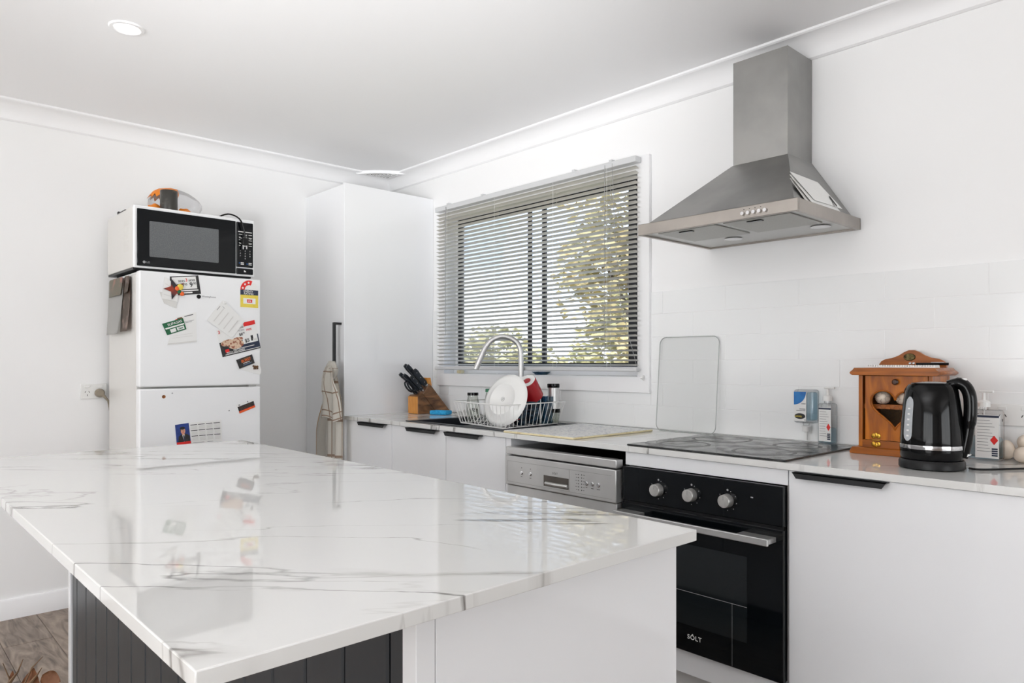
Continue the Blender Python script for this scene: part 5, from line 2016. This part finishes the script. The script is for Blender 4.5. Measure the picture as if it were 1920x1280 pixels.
# curled calendar pages hanging on the fridge side
def side_sheet(name, parent, xa0, xa1, xb0, xb1, z1_, z0_, bulge, m, off=0.0, th=.0008):
    def fn(u, v):
        x = lerp(lerp(xa0, xa1, u), lerp(xb0, xb1, u), v)
        return (x, FY0 - .002 - off - bulge * v * v * (.5 + .8 * u) - .004 * math.sin(math.pi * u), lerp(z1_, z0_, v))
    return O(name, cloth(fn, 10, 14, th), m, parent, sharp=80)


m_photo = mat('photo_print', rgb(150, 142, 124), .4, noise=(14, rgb(208, 158, 142), .55, .66, ONE))
m_photo2 = mat('photo_print_dark', rgb(112, 96, 84), .4, noise=(16, rgb(190, 168, 158), .5, .66, ONE))
hc = T('wall_calendar', 'curling photo calendar hanging on the left side of the fridge', 'calendar', (.25, FY0 - .004, 1.58))
side_sheet('back_page', hc, .30, .455, .31, .46, 1.585, 1.335, .014, m_photo2, .002)
side_sheet('calendar_page', hc, .11, .37, .10, .34, 1.585, 1.325, .016, m_paper2, .009)
side_sheet('photo', hc, .145, .375, .15, .355, 1.588, 1.505, .004, m_photo, .015)
side_sheet('photo', hc, .385, .455, .39, .46, 1.588, 1.51, .008, m_photo2, .008)

# ------------------------------------------------------------------ microwave and what lies on it
MX, MY0, MY1, MZ0, MZ1 = .538, -1.698, -1.146, 1.618, 1.899
mw = T('microwave', 'white microwave oven with a black door standing on the fridge', 'microwave', (.32, -1.42, FZ - .002))
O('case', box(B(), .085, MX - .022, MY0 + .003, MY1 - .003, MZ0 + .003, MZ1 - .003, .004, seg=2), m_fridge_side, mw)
O('front_frame', box(B(), MX - .0215, MX, MY0, MY1, MZ0, MZ1, .006, seg=3), m_fridge, mw)
md = O('door', box(B(), MX + .0002, MX + .009, -1.686, -1.243, 1.626, 1.883, .003, seg=2), m_blackglass, mw)
O('door_window', prism(B(), rrect(-1.635, -1.326, 1.670, 1.831, .004, 3), 'yz', MX + .0092, MX + .0098), m_grey, md)
bm = B()
text_into(bm, 'LG', .0125, (MX + .0096, -1.648, 1.6395), (0, 1, 0), (0, 0, 1))
lathe(bm, [(0, .0004), (.0062, .0004)], (0, 0, 0), 18, M=Matrix.Translation((MX + .0094, -1.657, 1.6435)) @ Matrix.Rotation(math.pi / 2, 4, 'Y'), close=False)
O('badge', bm, m_greyink, md)
cpn = O('keypad_panel', box(B(), MX + .0002, MX + .009, -1.239, -1.156, 1.661, 1.881, .003), m_blackglass, mw)
ob = O('open_button', box(B(), MX + .0002, MX + .009, -1.239, -1.156, 1.626, 1.655, .003), m_blackglass, mw)
bm = B()
box(bm, MX + .0092, MX + .0095, -1.232, -1.163, 1.832, 1.836)
for r in range(5):
    for cc in range(3):
        yy = -1.228 + .024 * cc
        zz = 1.822 - .0135 * r
        box(bm, MX + .0092, MX + .0095, yy, yy + (.008 if cc == 0 and r else .017), zz - .0025, zz)
        if (r + cc) % 2:
            box(bm, MX + .0092, MX + .0095, yy + .002, yy + .015, zz - .0065, zz - .0042)
for r in range(4):
    for cc in range(3):
        if r == 3 and cc != 1:
            continue
        text_into(bm, '1234567890 '[min(9, r * 3 + cc) if r < 3 else 9], .0085, (MX + .0094, -1.223 + .024 * cc, 1.738 - .0125 * r), (0, 1, 0), (0, 0, 1))
for yy in (-1.219, -1.180):
    box(bm, MX + .0092, MX + .0095, yy, yy + .016, 1.680, 1.684)
    box(bm, MX + .0092, MX + .0095, yy, yy + .016, 1.673, 1.677)
O('key_print', bm, m_paper2, cpn)
O('key_dots', box(box(B(), MX + .0092, MX + .0095, -1.228, -1.222, 1.678, 1.682), MX + .0092, MX + .0095, -1.190, -1.184, 1.676, 1.680), m_blue, cpn)
O('button_print', prism(B(), [(-1.203, 1.637), (-1.193, 1.637), (-1.193, 1.641), (-1.200, 1.646), (-1.203, 1.646)], 'yz', MX + .0092, MX + .0095), m_paper2, ob)
for x in (.12, .47):
    for yv in (MY0 + .05, MY1 - .05):
        O('foot', cyl(B(), (x, yv, FZ - .0018), (x, yv, MZ0 + .0035), .014, seg=12), m_dkplast, mw)
O('base_plate', box(B(), .09, MX - .03, MY0 + .006, MY1 - .006, MZ0 - .006, MZ0 + .0028), m_dkplast, mw)
bm = B()
for r in range(5):
    for k in range(6):
        box(bm, .38 + .011 * k, .386 + .011 * k, MY0 + .0024, MY0 + .0032, 1.70 + .03 * r, 1.722 + .03 * r)
O('side_vents', bm, m_fridge_side, mw)

TZ = MZ1 - .0025
cn = O('canister', lathe(B(), [(0, 0), (.0375, 0), (.0385, .003), (.0385, .106), (.037, .109), (0, .109)], (.43, -1.516, TZ), 32), m_candle)
tag(cn, 'dark marbled canister standing on top of the microwave', 'canister')
bg = T('plastic_bag', 'clear plastic bag with orange print puffed up behind the canister', 'bag', (.36, -1.41, TZ))


def blob(c_, r_, m, name, seed, amp, clip=None):
    bm = B()
    bmesh.ops.create_icosphere(bm, subdivisions=3, radius=1)
    rn = random.Random(seed)
    ph = [(rn.uniform(2, 6), rn.uniform(2, 6), rn.uniform(2, 6), rn.uniform(0, 6)) for _ in range(4)]
    for v in bm.verts:
        k = 1 + amp * sum(math.sin(a * v.co.x + b_ * v.co.y + g_ * v.co.z + d_) for a, b_, g_, d_ in ph) / 4
        v.co = Vector((c_[0] + v.co.x * r_[0] * k, c_[1] + v.co.y * r_[1] * k, max(TZ + .0006, c_[2] + v.co.z * r_[2] * k)))
    if clip:
        bmesh.ops.delete(bm, geom=[f for f in bm.faces if not clip(f.calc_center_median())], context='FACES')
    return O(name, bm, m, bg, sharp=25)


blob((.32, -1.455, TZ + .060), (.075, .122, .080), m_bag, 'bag_film', 3, .12)
blob((.32, -1.480, TZ + .064), (.072, .105, .084), m_bagor, 'printed_band', 5, .06, lambda p: p.z > TZ + .095 and p.y < -1.455)
blob((.40, -1.572, TZ + .020), (.03, .030, .024), m_bagor, 'printed_corner', 8, .3)
blob((.42, -1.445, TZ + .014), (.028, .030, .024), m_bagor, 'printed_corner', 11, .3)
o = O('dark_sleeve', prism(B(), [(-1.665, TZ + .0006), (-1.607, TZ + .0006), (-1.609, TZ + .018), (-1.63, TZ + .012)], 'yz', .38, .45), mat('dark_sleeve', rgb(62, 36, 24), .5, noise=(30, rgb(84, 50, 34), .4, .7, ONE)))
tag(o, 'flat dark brown packet on the microwave left of the bag', 'packet')
o = O('pen_tray', box(box(B(), .27, .38, -1.694, -1.664, TZ + .0006, TZ + .0045, .001), .25, .27, -1.694, -1.664, TZ + .0006, TZ + .012, .001), m_blackplast)
tag(o, 'small black clip at the left edge of the microwave top', 'clip')
cd = T('power_lead', 'black power lead draped over the microwave keypad with its plug hanging', 'cord', (.42, -1.24, TZ))
O('lead', tube(B(), smooth([(.20, -1.20, TZ + .005), (.34, -1.265, TZ + .006), (.44, -1.295, TZ + .010), (.515, -1.268, TZ + .022), (.560, -1.232, TZ - .002), (.567, -1.212, TZ - .05), (.565, -1.205, TZ - .095)]), .0038, 10), m_blackplast, cd)
bm = box(B(), .552, .577, -1.221, -1.189, TZ - .130, TZ - .094, .006, seg=2)
O('plug', bm, m_dkplast, cd)
bm = box(B(), .562, .566, -1.217, -1.211, TZ - .150, TZ - .1302)
box(bm, .562, .566, -1.200, -1.194, TZ - .148, TZ - .1302)
O('plug_pins', bm, m_chrome, cd)

# ------------------------------------------------------------------ dried branches near the camera
vz = T('dried_branches', 'dried branches with brown leaves in a floor vase beside the island', 'plant', (2.63, -2.62, 0))
O('vase', lathe(B(), [(0, .001), (.07, .001), (.095, .08), (.085, .22), (.05, .33), (.045, .38), (.052, .40), (.046, .40), (.04, .37), (0, .36)], (2.63, -2.62, 0), 32, close=False), m_ceramic, vz)


def leaf(name, base, tip, wd, roll, cup=.18):
    base, tip = Vector(base), Vector(tip)
    d = tip - base
    L = d.length
    d.normalize()
    u, w = frame_from(d)
    side = d.cross(Vector((math.cos(roll), math.sin(roll), .35)).normalized()).normalized()
    up = d.cross(side)
    bm = B()
    rows = []
    for i in range(9):
        s = i / 8
        hw_ = wd * .5 * (math.sin(math.pi * min(1, .06 + s * .94) ** .75) + .03)
        mid = base + d * (L * s) + up * (.10 * L * math.sin(math.pi * s))
        rows.append([bm.verts.new(mid + side * hw_ * k + up * (cup * hw_ * abs(k))) for k in (-1, -.5, 0, .5, 1)])
    for a, b_ in zip(rows, rows[1:]):
        for k in range(4):
            bm.faces.new((a[k], a[k + 1], b_[k + 1], b_[k]))
    bmesh.ops.solidify(bm, geom=list(bm.faces), thickness=.0006)
    return O(name, bm, m_leaf_dry, vz, sharp=60)


stems = [[(2.63, -2.62, .37), (2.675, -2.53, .52), (2.705, -2.455, .64), (2.718, -2.433, .695), (2.727, -2.424, .722), (2.738, -2.412, .739)],
         [(2.62, -2.62, .37), (2.66, -2.54, .53), (2.690, -2.470, .66), (2.704, -2.449, .703), (2.696, -2.457, .729)],
         [(2.64, -2.62, .37), (2.70, -2.52, .52), (2.735, -2.425, .65), (2.750, -2.400, .695)],
         [(2.704, -2.449, .700), (2.712, -2.440, .716), (2.717, -2.434, .735)],
         [(2.724, -2.428, .695), (2.733, -2.418, .712), (2.737, -2.413, .722)]]
for s in stems:
    O('twig', tube(B(), s, [.003] + [.0012] * (len(s) - 2) + [.0005], 6), m_twig, vz)
leaf('leaf', (2.716, -2.437, .672), (2.729, -2.422, .722), .034, -.9)
leaf('leaf', (2.736, -2.414, .706), (2.757, -2.392, .701), .024, -.6)
leaf('leaf', (2.745, -2.405, .680), (2.764, -2.384, .692), .022, -.5)
leaf('leaf', (2.703, -2.450, .700), (2.707, -2.446, .718), .007, -.7)
leaf('leaf', (2.690, -2.462, .66), (2.700, -2.452, .690), .016, -1.0)

# ------------------------------------------------------------------ outside the window
m_grass = mat('lawn', rgb(168, 158, 104), 0.9, noise=(3, rgb(196, 186, 140), 0.4, 0.7, ONE))
m_leafA = mat('olive_foliage', rgb(158, 152, 112), 0.7, noise=(2.5, rgb(210, 192, 146), 0.42, 0.6, ONE))
m_leafB = mat('hedge_foliage', rgb(168, 166, 126), 0.7, noise=(2.5, rgb(206, 198, 156), 0.42, 0.6, ONE))
m_bark = mat('bark', rgb(112, 98, 82), 0.9, noise=(9, rgb(80, 70, 58), 0.4, 0.7, (1, 1, .3)), bump=(30, .4, (1, 1, .3)))
S(O('ground', box(B(), -34, 14, .16, 40, -.62, -.5), m_grass))


def tree(label, x, yv, th, clumps, n, m, size):
    t = T('tree', label, 'tree', (x, yv, -.5), 0, 'trees outside the window')
    rn = random.Random(int(abs(x * 100 + yv * 10)))
    tp_ = (x + .15, yv + .1, -.5 + th)
    O('trunk', tube(B(), [(x, yv, -.5), (x + .05, yv, -.5 + th * .5), tp_], [.13, .10, .07], 10), m_bark, t)
    bm = B()
    for c_ in clumps:
        tube(bm, [tp_, (lerp(tp_[0], c_[0], .5), lerp(tp_[1], c_[1], .5), lerp(tp_[2], c_[2], .45)), (c_[0], c_[1], c_[2])], [.06, .04, .015], 6)
    O('branches', bm, m_bark, t)
    bm = B()
    per = n // len(clumps)
    for (cx_, cy_, cz_, r) in clumps:
        for _ in range(per):
            d = Vector((rn.gauss(0, 1), rn.gauss(0, 1), rn.gauss(0, .8)))
            d = d.normalized() * r * rn.uniform(.25, 1) ** .6
            p = Vector((cx_, cy_, cz_)) + d
            a = Vector((rn.gauss(0, 1), rn.gauss(0, 1), rn.gauss(0, 1))).normalized()
            u, w = frame_from(a)
            s = size * rn.uniform(.6, 1.2)
            bm.faces.new([bm.verts.new(p + q) for q in (u * s, w * s * .45, -u * s, -w * s * .45)])
    f = O('foliage', bm, m, t)
    f['kind'] = 'stuff'


tree('tall olive green tree close outside the right window pane', -1.3, 4.3, 1.9, [(-1.4, 4.3, 2.2, .9), (-.6, 4.6, 1.9, .8), (-1.2, 4.2, 3.1, .9), (-.3, 4.4, 2.8, .8), (-2.0, 4.6, 2.5, .6), (-.9, 4.3, 1.3, .55)], 5200, m_leafA, .075)
tree('sparse tree with bare lower branches right of the tall one', 1.3, 6.3, 1.6, [(1.2, 6.3, 1.6, .7), (1.7, 6.5, 2.3, .7), (.95, 6.4, 2.6, .7), (1.4, 6.1, 3.2, .7)], 3000, m_leafA, .075)
tree('low bushy tree far off in the left window pane', -8.4, 8.4, .8, [(-8.4, 8.4, 1.2, 1.0), (-9.4, 8.2, .9, .9), (-7.6, 8.9, .8, .8)], 2600, m_leafB, .11)
tree('distant rounded tree behind the centre of the window', -5.2, 8.6, 1.0, [(-5.2, 8.6, 1.2, .9), (-4.4, 8.9, .9, .8), (-4.9, 8.5, 2.0, .6)], 2600, m_leafB, .10)
bm = B()
rn = random.Random(5)
for _ in range(5000):
    p = Vector((rn.uniform(-24, 4), rn.uniform(13, 14.4), -.5 + 1.25 * rn.random() ** .8))
    u, w = frame_from((rn.gauss(0, 1), rn.gauss(0, 1), rn.gauss(0, 1)))
    s = .17 * rn.uniform(.6, 1.2)
    bm.faces.new([bm.verts.new(p + q) for q in (u * s, w * s * .5, -u * s, -w * s * .5)])
hg = O('hedge', bm, m_leafB)
hg['kind'] = 'stuff'
hg['label'] = 'long low green hedge across the far end of the yard'
hg['category'] = 'hedge'
